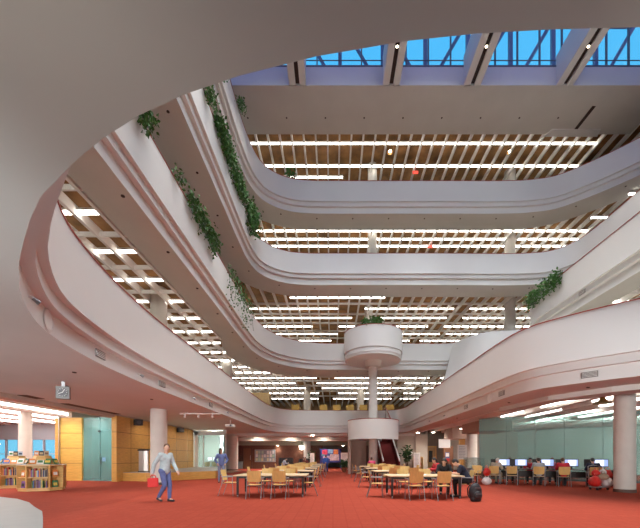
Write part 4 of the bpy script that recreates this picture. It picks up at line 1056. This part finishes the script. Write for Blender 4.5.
obj('top_loop', MB().tube([(-.05, .05, .54), (-.03, .06, .60), (.03, .06, .60), (.05, .05, .54)], .012), MATS['black_nylon'], t)
obj('grey_trim', MB().box((0, -.185, .24), (.2, .012, .014)).box((0, -.12, .41), (.2, .012, .014)), GREYMETAL, t)
# papers and books on the first right-hand table
PAPER = mat('paper', (.80, .80, .78), .7)
for i, (x, y, rz, sx, lb) in enumerate([(3.92, 11.45, .5, .30, 'sheet of white paper before the navy-shirted person'), (3.75, 11.75, -.3, .30, 'sheet of white paper before the person in black'), (2.9, 11.3, .1, .42, 'open white book lying mid-table in the front right row')]):
    t = obj('paper_sheet' if i < 2 else 'open_book', MB().box((0, 0, .004), (sx, .22, .006)) if i < 2 else MB().box((-.1, 0, .010), (.2, .28, .018), ry=.06).box((.1, 0, .010), (.2, .28, .018), ry=-.06), PAPER)
    t.location = (x, y, .7335); t.rotation_euler = (0, 0, rz); tag(t, lb, 'paper' if i < 2 else 'book')
# ------------------------------------------------------------------ octagonal bookcase islands
BOOKCOLS = [('white', (.72, .70, .68)), ('black', (.02, .02, .025)), ('red', (.50, .05, .05)), ('blue', (.06, .12, .35)), ('navy', (.03, .04, .12)), ('green', (.05, .20, .09)), ('tan', (.45, .33, .18)), ('grey', (.25, .25, .26)), ('orange', (.65, .22, .05)), ('purple', (.20, .08, .28)), ('yellow', (.70, .52, .10)), ('brown', (.16, .08, .04)), ('pale blue', (.40, .52, .62))]
def book(loc, rz, w, h, th, ci, label, group, lean=0.0, cover=False):
    nm, c = BOOKCOLS[ci % len(BOOKCOLS)]
    m = mat('book_' + nm.replace(' ', '_'), c, .5, var=.15, scale=9)
    t = thing('book', label, 'book', loc, rz, group)
    if cover:     # standing face out, tilted back
        t.rotation_euler = (-lean, 0, rz)
        o = obj('cover', MB().box((0, 0, h / 2), (w, th, h)), m, t)
        obj('cover_picture', MB().box((0, -th / 2 - .002, h * .45), (w * .7, .004, h * .42)), mat('book_' + BOOKCOLS[(ci + 5) % len(BOOKCOLS)][0].replace(' ', '_'), BOOKCOLS[(ci + 5) % len(BOOKCOLS)][1], .5, var=.15, scale=9), t)
    else:
        obj('cover', MB().bb((-th / 2, 0, 0), (-th / 2 + .004, w, h)).bb((th / 2 - .004, 0, 0), (th / 2, w, h)).bb((-th / 2, 0, 0), (th / 2, .006, h)), m, t)
        obj('pages', MB().bb((-th / 2 + .004, .006, .004), (th / 2 - .004, w - .005, h - .004)), mat('book_pages', (.70, .64, .52), .8), t)
def bookcase(loc, rz, which, near):
    t = thing('bookcase', f'octagonal honey-wood bookcase island with a stepped top, {which}', 'bookcase', loc, rz, 'bookcase islands by the reading room')
    W, D, ch, H = 1.42, 1.30, .36, 1.02
    oct_ = lambda e=0.0: [(-W / 2 - e, -D / 2 + ch), (-W / 2 + ch, -D / 2 - e), (W / 2 - ch, -D / 2 - e), (W / 2 + e, -D / 2 + ch), (W / 2 + e, D / 2 - ch), (W / 2 - ch, D / 2 + e), (-W / 2 + ch, D / 2 + e), (-W / 2 - e, D / 2 - ch)]
    inner = [(x * .66, y * .60) for x, y in oct_()]
    obj('core', MB().prism(inner, .08, H - .04), BOOKWOOD, t)
    obj('plinth', MB().prism([(x * .97, y * .97) for x, y in oct_()], 0, .09), BOOKWOOD, t)
    obj('shelf', MB().prism(oct_(), .09, .125), BOOKWOOD, t); obj('shelf', MB().prism([(x * .985, y * .985) for x, y in oct_()], .52, .55), BOOKWOOD, t)
    obj('top', MB().prism(oct_(.02), H - .05, H - .005), BOOKWOOD, t, bevel=.006); obj('counter', MB().prism(oct_(.025), H - .005, H + .012), mat('counter_grey', (.42, .44, .45), .4), t)
    for (x, y) in oct_():
        v = Vector((x, y, 0)); n = v.normalized()
        obj('post', MB().box((x * .985, y * .985, H / 2 + .02), (.045, .045, H - .12), rz=math.atan2(y, x)), BOOKWOOD, t)
        obj('divider', MB().box((x * .84, y * .84, H / 2 + .02), (math.hypot(x, y) * .30, .022, H - .12), rz=math.atan2(y, x)), BOOKWOOD, t)
    # stepped pyramid display on top
    py = MB(); lo_ = [(x * .62, y * .62) for x, y in oct_()]; hi = [(x * .36, y * .36) for x, y in oct_()]
    py.v = [(x, y, H + .012) for x, y in lo_] + [(x, y, H + .34) for x, y in hi]; py.f = [tuple(range(8, 16)), tuple(reversed(range(8)))] + [(i, (i + 1) % 8, (i + 1) % 8 + 8, i + 8) for i in range(8)]
    obj('display_riser', py, BOOKWOOD, t); obj('display_cap', MB().prism([(x * .40, y * .40) for x, y in oct_()], H + .34, H + .365), BOOKWOOD, t)
    obj('ledge', MB().prism([(x * .66, y * .66) for x, y in oct_()], H + .012, H + .03), BOOKWOOD, t)
    M = Matrix.Translation(loc) @ Matrix.Rotation(rz, 4, 'Z')
    rnd = random.Random(len(which)); g = f'books on the {which} bookcase'
    sh = 'nearer' if near else 'farther'
    for lv, z in ((0, .126), (1, .551)):
        lvl = 'lower' if lv == 0 else 'upper'
        x = -W / 2 + ch + .07; k = 0
        while x < W / 2 - ch - .09:
            th = rnd.uniform(.022, .042); h = rnd.uniform(.25, .34); ci = rnd.randrange(len(BOOKCOLS))
            if not (lv == 0 and rnd.random() < .12):
                p = M @ Vector((x + th / 2, -D / 2 + .035, z))
                book(p, rz, .2, h, th, ci, f'{BOOKCOLS[ci][0]} book, {ORD[k]} from left on the {lvl} front shelf of {sh} bookcase', g); k += 1
            else: x += .05
            x += th + .004
        for s, sd in ((-1, 'left'), (1, 'right')):
            ci = rnd.randrange(len(BOOKCOLS)); cx, cy = s * (W / 2 - ch / 2) * .93, (-D / 2 + ch / 2) * .93
            a = math.atan2(cy * 1.0, cx) + PI / 2
            a = s * PI / 4
            book(M @ Vector((cx, cy, z + .002)), rz + a, .2, .27, .03, ci, f'{BOOKCOLS[ci][0]} book face out on the {lvl} {sd} corner shelf of {sh} bookcase', g, lean=.12, cover=True)
    for k, x in enumerate((-.23, .01, .23)):
        ci = (k * 5 + (8 if near else 3)) % len(BOOKCOLS)
        book(M @ Vector((x, -D / 2 * .62 - .005, H + .035)), rz, .22, .25, .025, ci, f'{BOOKCOLS[ci][0]} book leaning on the display riser, {ORD[k]} from left, {sh} bookcase', g, lean=.62, cover=True)
    for k, x in enumerate((-.52, .52)):
        ci = (k * 4 + 1) % len(BOOKCOLS)
        book(M @ Vector((x * .95, -.18, H + .035)), rz + (-1 if k == 0 else 1) * 1.0, .20, .23, .025, ci, f'{BOOKCOLS[ci][0]} book leaning at the {["left","right"][k]} side of the {sh} bookcase top', g, lean=.5, cover=True)
    for k, x in enumerate((-.17, -.02, .14)):
        ci = ([8, 1, 6] if near else [0, 1, 12])[k]
        book(M @ Vector((x, -.06, H + .368)), rz + .1 * k, .15, .19, .03, ci, f'{BOOKCOLS[ci][0]} book standing on top of the {sh} bookcase, {ORD[k]} from left', g, lean=.1, cover=True)
bookcase((-11.75, 13.75, 0), .50, 'the nearer one at right', True)
bookcase((-13.95, 15.0, 0), .45, 'the farther one at left', False)

# ------------------------------------------------------------------ left bay: glass door, lectern, lamp arc
GA, GB = Vector((-14.13, 19.25, 0)), Vector((-11.93, 18.62, 0)); gd = GB - GA; gang = math.atan2(gd.y, gd.x); gl_ = gd.length
def gpt(t): return GA + gd * t
o = struct('window_3', MB().box((*gpt(.27).xy, 1.77), (gl_ * .53, .02, 3.54), rz=gang), mat('x', (1, 1, 1)) and glass_mat('door_glass', (.50, .84, .84), .62, rough=.15))
dm = MB().box((*gpt(.77).xy, 1.40), (gl_ * .45, .02, 2.74), rz=gang)
o = struct('door_1', dm, MATS['door_glass'])
struct('door_transom', MB().box((*gpt(.77).xy, 3.17), (gl_ * .45, .02, .74), rz=gang), MATS['door_glass'], parent=o)
struct('door_frame', MB().box((*gpt(.535).xy, 1.77), (.03, .04, 3.54), rz=gang).box((*gpt(.5).xy, .04), (gl_, .05, .08), rz=gang).box((*gpt(.77).xy, 2.79), (gl_ * .45, .04, .04), rz=gang), mat('teal_frame', (.10, .26, .27), .4), parent=o)
hn = Vector((gd.y, -gd.x, 0)).normalized()
p = gpt(.585) + hn * .05
struct('door_handle', MB().tube([(p.x, p.y, .95), (p.x, p.y, 1.35)], .02).box((p.x - hn.x * .02, p.y - hn.y * .02, 1.0), (.03, .05, .03)).box((p.x - hn.x * .02, p.y - hn.y * .02, 1.3), (.03, .05, .03)), BLACK, parent=o)
p = gpt(.66) + hn * .015
struct('door_notice', MB().box((p.x, p.y, 1.2), (.26, .004, .22), rz=gang), mat('notice_blue', (.25, .50, .75), .5), parent=o)
p = gpt(.53) + hn * .04
struct('door_closer', MB().box((p.x, p.y, 2.76), (.16, .07, .09), rz=gang), BLACK, parent=o)
vwall('wall_bay_back', (-15.3, 21.2), (-11.95, 20.4), 0, Z(2.3), mat('teal_wall', (.42, .52, .50), .8))
t = thing('lectern', 'tall silver lectern with a dark slanted top on the wooden platform', 'lectern', (-10.98, 19.75, .475), .25)
obj('column_panel', MB().prism([(-.24, -.14), (.0, -.18), (0, .14), (-.22, .14)], .05, 1.22), STEEL, t, bevel=.01); obj('column_panel', MB().prism([(.02, -.18), (.24, -.14), (.22, .14), (.02, .14)], .05, 1.22), mat('pale_steel', (.62, .56, .52), .4, metal=.5), t, bevel=.01)
obj('top', MB().box((0, 0, 1.27), (.58, .42, .07), rx=.12), BLACK, t, bevel=.01); obj('base', MB().box((0, 0, .025), (.54, .38, .05)), BLACK, t, bevel=.008)
for i, (x, y, lb) in enumerate([(-11.4, 19.9, 'black loudspeaker box on the wood wall left of column'), (-11.4, 25.4, 'black loudspeaker box on the wood wall right of column')]):
    t = thing('wall_loudspeaker', lb, 'loudspeaker', (x, y, Z(2.02)), .8)
    obj('cabinet', MB().box((0, 0, 0), (.42, .34, .34)), BLACKP, t, bevel=.015); m = MB().lathe([(.12, 0), (.10, .012)], n=20); m.v = [(v[0], -v[2] - .171, v[1]) for v in m.v]; obj('cone', m, mat('cone_grey', (.06, .06, .065), .7), t)
    obj('bracket', MB().box((-.14, .2, 0), (.06, .14, .08)), BLACK, t)
t = thing('ring_pendant', 'pale ring pendant lamp hanging in the left reading room', 'lamp', (-19.2, 18.0, Z(.72)))
m = MB(); pts = [(1.1 * math.cos(a), 1.1 * math.sin(a), 0) for a in [2 * PI * k / 40 for k in range(41)]]; m.tube(pts, .055, 8)
obj('ring', m, mat('ring_glow', (.8, .85, .95), .4, emit=(.75, .85, 1), estr=.9), t, smooth=True)
for k in range(3): a = 2 * PI * k / 3 + .4; obj('wire', MB().tube([(1.1 * math.cos(a), 1.1 * math.sin(a), 0), (0, 0, 1.2)], .01, 6), STEEL, t)
obj('canopy', MB().lathe([(.12, 1.18), (.12, 1.26)], n=18), STEEL, t)
# tables seen in the bright room behind the platform
t = thing('small_table', 'small dark table in the bright room behind the platform', 'table', (-10.75, 30.3, 0))
obj('tabletop', MB().box((0, 0, .9), (1.0, .6, .04)), BLACK, t)
for sx in (-1, 1): obj('leg', MB().bb((sx * .42 - .03, -.2, 0), (sx * .42 + .03, .2, .88)), BLACK, t)
for i, x in enumerate((-10.98, -10.5)):
    t = thing('computer_monitor', f'bright computer monitor in the room behind the platform, {["left","right"][i]} one', 'monitor', (x, 30.3, .92), 0, 'monitors in the bright room')
    obj('monitor_case', MB().box((0, .03, .25), (.40, .04, .3)), BLACKP, t); obj('screen', MB().box((0, .005, .25), (.36, .01, .26)), SCREENW, t); obj('stand', MB().bb((-.1, -.02, 0), (.1, .1, .015)).bb((-.02, .03, 0), (.02, .05, .2)), BLACKP, t)
struct('floor_room', MB().bb((-14.5, 28.6, 0), (-8.6, 32.9, .02)), mat('room_floor', (.3, .2, .14), .8))
put_chair(-10.9, 29.5, .3, 'yellow wooden chair in the bright room, left one', 'chairs in the bright room'); put_chair(-10.2, 29.45, -.2, 'yellow wooden chair in the bright room, right one', 'chairs in the bright room')

# ------------------------------------------------------------------ back wall: door, boards, notices, bin
def px(x, y, D):  # note: metre position of something standing at distance D
    return ((x - 333) * D / F, Z((457 - y) * D / F))
o = struct('door_2', MB().bb((-10.35, 39.18, 0), (-9.4, 39.24, 2.35)), DOORBROWN)
struct('door_handle', MB().tube([(-9.5, 39.12, 1.0), (-9.5, 39.12, 1.5)], .025).box((-9.5, 39.15, 1.03), (.03, .06, .03)).box((-9.5, 39.15, 1.47), (.03, .06, .03)), STEEL, parent=o)
struct('door_frame', MB().bb((-10.42, 39.14, 0), (-10.34, 39.25, 2.42)).bb((-9.41, 39.14, 0), (-9.33, 39.25, 2.42)).bb((-10.42, 39.14, 2.34), (-9.33, 39.25, 2.42)), mat('door_frame_dark', (.10, .04, .02), .5), parent=o)
t = thing('bulletin_board', 'wide bulletin board covered with pale notices on the brown back wall', 'board', (-7.82, 39.2, 1.42))
obj('board_panel', MB().bb((-1.15, -.03, -.62), (1.15, .03, .72)), mat('board_blue', (.28, .36, .40), .7), t)
obj('board_frame', MB().bb((-1.19, -.04, -.66), (1.19, .04, -.61)).bb((-1.19, -.04, .71), (1.19, .04, .76)).bb((-1.19, -.04, -.66), (-1.14, .04, .76)).bb((1.14, -.04, -.66), (1.19, .04, .76)), STEEL, t)
rnd = random.Random(4)
for gx in range(7):
    for gz in range(3):
        nc = [('white', (.75, .75, .72)), ('pale_yellow', (.70, .66, .40)), ('pale_green', (.45, .60, .45)), ('dim_grey', (.30, .33, .34)), ('cream', (.68, .62, .50))][rnd.randrange(5)]
        obj('notice', MB().box((-.95 + gx * .315 + rnd.uniform(-.03, .03), -.036, -.38 + gz * .42 + rnd.uniform(-.03, .03)), (rnd.uniform(.2, .27), .006, rnd.uniform(.28, .38))), mat('notice_' + nc[0], nc[1], .7), t)
t = thing('litter_bin', 'grey square litter bin before the brown back wall', 'bin', (-10.55, 38.6, 0))
m = MB(); m.v = [(-.24, -.2, 0), (.24, -.2, 0), (.24, .2, 0), (-.24, .2, 0), (-.29, -.24, .75), (.29, -.24, .75), (.29, .24, .75), (-.29, .24, .75)]; m.f = [(0, 3, 2, 1), (4, 5, 6, 7), (0, 1, 5, 4), (1, 2, 6, 5), (2, 3, 7, 6), (3, 0, 4, 7)]
obj('bin_body', m, mat('bin_grey', (.22, .26, .26), .6), t); obj('lid', MB().box((0, 0, .78), (.62, .52, .06)), mat('bin_lid', (.14, .16, .16), .5), t, bevel=.01)
# colourful display board
t = thing('display_board', 'large blue-framed display board with coloured pictures between the table rows', 'display board', (-.25, 36.0, 0))
obj('board_panel', MB().bb((-1.12, -.03, .75), (1.12, .03, 2.18)), mat('poster_blue', (.04, .06, .28), .6), t)
for i, (x, z, w, h, c) in enumerate([(-.62, 1.85, .55, .50, ('crimson', (.5, .05, .10))), (-.02, 1.92, .55, .42, ('sky', (.20, .35, .55))), (.55, 1.88, .50, .52, ('orange', (.65, .22, .06))), (-.45, 1.30, .75, .30, ('lilac', (.48, .36, .55))), (.42, 1.28, .95, .66, ('pale_pink', (.62, .50, .55))), (-.78, 1.55, .35, .2, ('teal', (.08, .30, .35)))]):
    obj('picture', MB().box((x, -.034, z), (w, .008, h)), mat('picture_' + c[0], c[1], .6, var=.35, scale=5), t)
for s in (-1, 1): obj('leg', MB().bb((s * 1.06 - .03, -.03, 0), (s * 1.06 + .03, .03, 2.2)).bb((s * 1.06 - .03, -.3, 0), (s * 1.06 + .03, .3, .04)), mat('frame_blue', (.06, .08, .35), .5), t)
def easel(x, y, w, z0, z1, lb, nm='notice_stand', text=True):
    t = thing(nm, lb, 'notice board', (x, y, 0))
    b = obj('board_panel', MB().bb((-w / 2, -.02, z0), (w / 2, .02, z1)), WHITEP, t)
    ln = MB(); r = random.Random(int(x * 10))
    n = int((z1 - z0) / .12)
    if text:
        for k in range(1, n): ln.bb((-w * .38, -.024, z0 + k * .12), (w * r.uniform(.1, .38), -.021, z0 + k * .12 + .03))
        obj('printed_lines', ln, mat('print_grey', (.30, .32, .38), .7), b)
    for s in (-1, 1): obj('leg', MB().tube([(s * w * .4, 0, z0), (s * w * .45, -.0, 0)], .018), GREYMETAL, t)
    obj('foot', MB().bb((-w * .5, -.22, 0), (w * .5, .22, .03)), GREYMETAL, t)
easel(1.25, 35.9, .85, .75, 1.78, 'white notice board on legs right of the coloured display board')
easel(-2.2, 36.0, .45, .55, 1.75, 'narrow white notice stand left of the coloured display board')
easel(7.85, 31.8, .62, .35, 1.75, 'tall white notice stand beside the potted tree')
easel(10.0, 26.3, .72, 1.15, 2.27, 'large white notice on a stand before the pink bulkheads')
# low bookshelf, doors, notices at the back right
t = thing('magazine_rack', 'low wooden magazine rack against the back right wall', 'rack', (8.15, 32.6, 0))
obj('rack_body', MB().bb((-.45, -.2, 0), (-.40, .2, 1.35)).bb((.40, -.2, 0), (.45, .2, 1.35)).bb((-.45, .15, 0), (.45, .2, 1.35)), BOOKWOOD, t)
for k in range(4): obj('shelf', MB().bb((-.4, -.2, .1 + k * .38), (.4, .16, .13 + k * .38)), BOOKWOOD, t)
for k in range(5):
    nc = BOOKCOLS[(k * 3 + 2) % 13]; o = obj('magazine', MB().box((0, 0, .14), (.18, .02, .27), rx=-.15), mat('book_' + nc[0].replace(' ', '_'), nc[1], .5))
    o.location = (8.15 - .25 + (k % 3) * .25, 32.55, .135 + (k // 3 + 1) * .38); tag(o, f'{nc[0]} magazine in the low rack, {["left","middle","right"][k%3]} of the {["second","third"][k//3]} shelf', 'magazine', 'magazines in the rack')
o = struct('door_3', MB().bb((9.95, 36.2, 0), (10.85, 36.26, 2.35)), mat('door_honey', (.42, .24, .08), .5))
struct('door_glazing', MB().bb((10.2, 36.18, .8), (10.6, 36.19, 2.0)), mat('dark_pane', (.05, .05, .05), .1), parent=o)
struct('door_frame', MB().bb((9.8, 36.1, 0), (9.95, 36.27, 2.5)).bb((10.85, 36.1, 0), (11.0, 36.27, 2.5)).bb((9.8, 36.1, 2.35), (11.0, 36.27, 2.5)), WOODPANEL, parent=o)
struct('wall_brown_panel', MB().bb((10.4, 31.9, 0), (11.3, 32.05, 2.35)), DOORBROWN)
t = thing('wall_notice', 'red and white notice on the brown wall panel', 'notice', (10.72, 31.87, 1.35))
obj('notice_sheet', MB().bb((-.2, -.02, -.42), (.2, .02, .42)), mat('notice_navy', (.10, .13, .30), .6), t); obj('red_band', MB().bb((-.2, -.03, -.42), (.2, -.018, -.15)), REDB, t); obj('white_panel', MB().bb((-.15, -.03, .02), (.15, -.018, .35)), WHITEP, t)
struct('column_wood', MB().bb((11.55, 31.0, 0), (12.05, 31.25, Z(2.3))), WOODPANEL)
t = thing('hanging_screen', 'bright white hanging screen under the pink bulkheads', 'screen', (9.7, 29.6, 2.5))
obj('screen_sheet', MB().bb((-.5, -.02, -.35), (.5, .02, .35)), mat('screen_white', (.85, .85, .82), .6, emit=(1, .95, .85), estr=.35), t); obj('screen_bar', MB().bb((-.52, -.03, .35), (.52, .03, .40)).bb((-.52, -.03, -.39), (.52, .03, -.35)), WHITEP, t)
t = thing('glass_display_case', 'low glass display case behind the readers at right', 'display case', (10.6, 25.6, 0))
obj('case_frame', MB().bb((-.7, -.25, 0), (.7, .25, .5)).bb((-.7, -.25, 1.28), (.7, .25, 1.31)), GREYMETAL, t); obj('glass', MB().bb((-.69, -.24, .5), (.69, .24, 1.28)), PALEGLASS, t)
# partition end pieces on the second level
t = thing('service_booth', 'pale wooden booth with a dark opening on the second level', 'booth', (-7.3, 34.5, Z(3.33)))
obj('booth_side', MB().bb((-1.3, -.5, 0), (-.2, .5, .9)).bb((-.2, -.55, 0), (.9, .5, 3.1)), mat('pale_booth_wood', (.52, .36, .17), .5, var=.1), t); obj('booth_roof', MB().bb((-1.3, -.5, 2.7), (-.2, .5, 3.1)).bb((-1.3, .3, .9), (-.2, .5, 2.7)), MATS['pale_booth_wood'], t); obj('booth_opening', MB().bb((-1.2, .26, 1.0), (-.25, .29, 2.65)), DARKSLOT, t)
for i, x in enumerate([-3.95, -1.0, .40, 1.78, 3.2, 4.75, 6.0]):
    t = thing('bookcase_end', f'yellow wooden bookcase end above the second-level rail, {ORD[i]} from left', 'bookcase', (x, 35.6, Z(3.33)), 0, 'bookcases behind the second level rail')
    obj('end_panel', MB().bb((-.40, 0, 0), (.40, .04, 2.15)), WOODYEL, t); obj('shelf_unit', MB().bb((-.36, .04, 0), (.36, 2.0, .08)).bb((-.36, .04, 2.0), (.36, 2.0, 2.08)).bb((-.02, .04, .08), (.02, 2.0, 2.0)).bb((-.36, .04, 1.0), (.36, 2.0, 1.04)), BOOKWOOD, t)

# ------------------------------------------------------------------ plants
def leaf(m, p, d, ln, w, rnd):
    d = d.normalized(); s = d.cross(Vector((rnd.uniform(-1, 1), rnd.uniform(-1, 1), rnd.uniform(-1, 1))));
    if s.length < 1e-3: s = Vector((1, 0, 0))
    s.normalize(); nrm = s.cross(d) * ln * .12
    m.add([p, p + d * ln * .45 + s * w + nrm, p + d * ln, p + d * ln * .45 - s * w + nrm], [(0, 1, 2), (0, 2, 3)])
def ivy(label, pts, drop, n, seed, spread=.18, lf=.13, up=.25):
    """a clump of trailing leaves following a line of points along a parapet top"""
    rnd = random.Random(seed); base = Vector(pts[0])
    t = thing('trailing_ivy', label, 'plant', tuple(base), 0, None)
    m = MB(); st = MB()
    for k in range(n):
        i = rnd.randrange(len(pts) - 1) if len(pts) > 1 else 0
        q = Vector(pts[i]).lerp(Vector(pts[i + 1]), rnd.random()) - base
        fall = rnd.random() ** 1.7 * drop * (.4 + .6 * abs(math.sin(i * 2.1 + seed + q.length * 1.7)))
        p = q + Vector((rnd.gauss(0, spread * .6), rnd.gauss(0, spread * .6), rnd.uniform(0, up) - fall)) + VN * (-.10 - .05 * rnd.random()) 
        leaf(m, p, Vector((rnd.uniform(-1, 1), rnd.uniform(-1, 1), rnd.uniform(-1.2, .5))), lf * rnd.uniform(.6, 1.3), lf * .32, rnd)
    for k in range(max(3, n // 60)):
        i = rnd.randrange(len(pts) - 1); q = Vector(pts[i]).lerp(Vector(pts[i + 1]), rnd.random()) - base + VN * -.1
        l = rnd.uniform(.4, 1) * drop; st.tube([q + Vector((0, 0, .05)), q + VN * -.05 + Vector((rnd.gauss(0, .04), rnd.gauss(0, .04), -l * .5)), q + VN * -.06 + Vector((rnd.gauss(0, .08), rnd.gauss(0, .08), -l))], .010, 5)
    obj('foliage', m, LEAF, t, fix=False); obj('stem', st, LEAFDARK, t)
VN = Vector((-1, 0, 0))          # outward direction on the left parapets; leaves lean over the void
def line(x, ys, h): return [(x, y, Z(h)) for y in ys]
ivy('green ivy clump over the third-level rail at left, nearest', line(-5.25, [8.9, 9.6], 9.42), .5, 260, 1)
ivy('short ivy strand on the third-level rail at left, middle', line(-5.25, [11.2, 11.6], 9.42), .3, 40, 2)
ivy('leafy ivy hanging over the third-level rail at left, above the corner', line(-5.25, [12.2, 12.9, 13.6, 14.4, 15.0], 9.42), .75, 800, 3, lf=.15)
ivy('long thin ivy strands trailing down the third-level corner', line(-5.22, [16.6, 18.2, 19.6, 21.4], 9.42), 2.1, 420, 4, spread=.10)
ivy('ivy clump over the fourth-level rail at left, nearest', line(-5.0, [13.2, 13.8], 14.42), .5, 200, 5)
ivy('dense ivy running along the fourth-level rail at left', line(-5.0, [14.4, 15.2, 16.0, 17.0, 18.0, 19.0], 14.42), .75, 1500, 6, lf=.17)
ivy('bushy ivy in the left corner of the fourth-level rail', line(-4.95, [19.6, 20.4, 21.3], 14.42), 1.2, 700, 7, spread=.28, lf=.2, up=.7)
ivy('thin ivy strand over the fifth-level rail at left', line(-5.2, [15.8, 16.3], 19.42), 1.9, 110, 8, spread=.10)
ivy('small ivy clump over the fifth-level rail near the corner', line(-5.15, [18.4, 18.9], 19.42), .9, 160, 9)
VN = Vector((1, 0, 0))
ivy('leafy ivy spilling over the right third-level parapet end', line(11.75, [20.4, 19.6, 18.8, 18.0, 17.4], 9.42), .8, 800, 10, spread=.22, lf=.17)
VN = Vector((0, 0, 0))
ivy('dark green fern on top of the round upper balcony', [(CX - .9, CY - 1.7, Z(9.55)), (CX, CY - 1.9, Z(9.55)), (CX + .3, CY - 1.8, Z(9.55))], .1, 200, 11, spread=.28, lf=.26, up=.6)
ivy('small plant on the fifth-level rail left of centre', [(-3.2, 23.9, Z(19.45)), (-2.7, 24.0, Z(19.45))], .1, 90, 12, spread=.2, lf=.25, up=.9)
def potted(label, loc, h, n, seed, pot=True, nm='potted_tree'):
    rnd = random.Random(seed); t = thing(nm, label, 'plant', loc)
    obj('pot', MB().lathe([(.20, 0), (.28, .36), (.30, .40), (.26, .40), (.24, .35)], n=20), TERRA, t, smooth=True); obj('soil', MB().lathe([(.235, .33), (.235, .345)], n=18), SOIL, t)
    st = MB(); m = MB()
    for k in range(5):
        a = rnd.uniform(0, 6.28); tip = Vector((math.cos(a) * .35, math.sin(a) * .3, h * rnd.uniform(.7, 1)))
        st.tube([(math.cos(a) * .06, math.sin(a) * .06, .33), tip * .5 + Vector((0, 0, .15)), tip], [.022, .016, .008], 6)
        for q in range(n // 5):
            f = rnd.uniform(.35, 1.02); p = Vector((tip.x * f, tip.y * f, .3 + (tip.z - .3) * f))
            leaf(m, p, Vector((rnd.uniform(-1, 1), rnd.uniform(-1, 1), rnd.uniform(-.6, .5))), rnd.uniform(.22, .42), .07, rnd)
    obj('stem', st, mat('stem_brown', (.10, .07, .04), .8), t, smooth=True); obj('foliage', m, LEAFDARK, t, fix=False)
potted('tall potted tree with spreading leaves by the back right wall', (7.0, 32.3, 0), 2.5, 190, 1)
potted('smaller potted plant beside the tall potted tree at the back', (5.75, 31.7, 0), 1.7, 120, 2)
potted('dark potted plant beside the far round column at left', (-2.2, 37.4, 0), 2.2, 150, 3)
potted('low potted plant at the foot of the central stair wall', (1.0, 30.2, 0), 1.15, 130, 4)
potted('low potted plant left of the central stair, partly behind the chairs', (2.1, 30.8, 0), 1.0, 110, 5)
potted('small green plant by the stair foot right of the centre column', (5.4, 30.0, 0), 1.8, 90, 6)
# stage of dark shelves far left at the back
for i, (x, w, hh, lb) in enumerate([(-5.0, 1.5, 1.25, 'low dark bookshelf before the brown back wall, left one'), (-3.1, 1.2, 1.15, 'low dark bookshelf before the brown back wall, right one')]):
    t = thing('low_bookshelf', lb, 'bookshelf', (x, 36.2 if i == 0 else 36.8, 0))
    obj('shelf_body', MB().bb((-w / 2, -.2, 0), (-w / 2 + .04, .2, hh)).bb((w / 2 - .04, -.2, 0), (w / 2, .2, hh)).bb((-w / 2, .16, 0), (w / 2, .2, hh)).bb((-w / 2, -.2, hh - .04), (w / 2, .2, hh)), BLACK, t)
    for k in range(2): obj('shelf', MB().bb((-w / 2, -.2, .1 + k * .5), (w / 2, .16, .14 + k * .5)), BLACK, t)

# ------------------------------------------------------------------ daylight, camera
wd = bpy.data.worlds.new('World'); SC.world = wd; wd.use_nodes = True
nt = wd.node_tree; bg = nt.nodes['Background']
tc = nt.nodes.new('ShaderNodeTexCoord'); sx = nt.nodes.new('ShaderNodeSeparateXYZ'); rp = nt.nodes.new('ShaderNodeValToRGB')
nt.links.new(tc.outputs['Generated'], sx.inputs[0]); nt.links.new(sx.outputs['Z'], rp.inputs['Fac'])
rp.color_ramp.elements[0].position = 0.0; rp.color_ramp.elements[0].color = (.22, .66, .86, 1)
rp.color_ramp.elements[1].position = .80; rp.color_ramp.elements[1].color = (.09, .55, .95, 1); e3 = rp.color_ramp.elements.new(1.0); e3.color = (.46, .38, .95, 1)
r2 = nt.nodes.new('ShaderNodeMapRange'); r2.inputs['From Min'].default_value = -.25; r2.inputs['From Max'].default_value = .25
nt.links.new(sx.outputs['Y'], r2.inputs['Value'])
mxw = nt.nodes.new('ShaderNodeMix'); mxw.data_type = 'RGBA'; mxw.inputs['A'].default_value = (.42, .35, .80, 1)      # violet dusk side behind the camera
nt.links.new(r2.outputs['Result'], mxw.inputs['Factor']); nt.links.new(rp.outputs['Color'], mxw.inputs['B']); nt.links.new(mxw.outputs['Result'], bg.inputs['Color']); bg.inputs['Strength'].default_value = 0.84
cam = bpy.data.cameras.new('Camera'); co = bpy.data.objects.new('Camera', cam); COL.objects.link(co)
co.location = (0, 0, CAMZ); co.rotation_euler = (PI / 2, 0, 0)
cam.sensor_width = 36; cam.sensor_fit = 'HORIZONTAL'; cam.lens = F / 640 * 36
cam.shift_x = (320 - 333) / 640; cam.shift_y = (457 - 264) / 640
cam.clip_start = 0.05; cam.clip_end = 300
SC.camera = co
SC.view_settings.view_transform = 'Standard'; SC.view_settings.look = 'None'; SC.view_settings.gamma = 1; SC.view_settings.use_curve_mapping = False
SC.view_settings.exposure = 0.46
SC.cycles.max_bounces = 10; SC.cycles.diffuse_bounces = 5; SC.cycles.use_denoising = True; SC.cycles.transparent_max_bounces = 12
SC.cycles.sample_clamp_indirect = 6
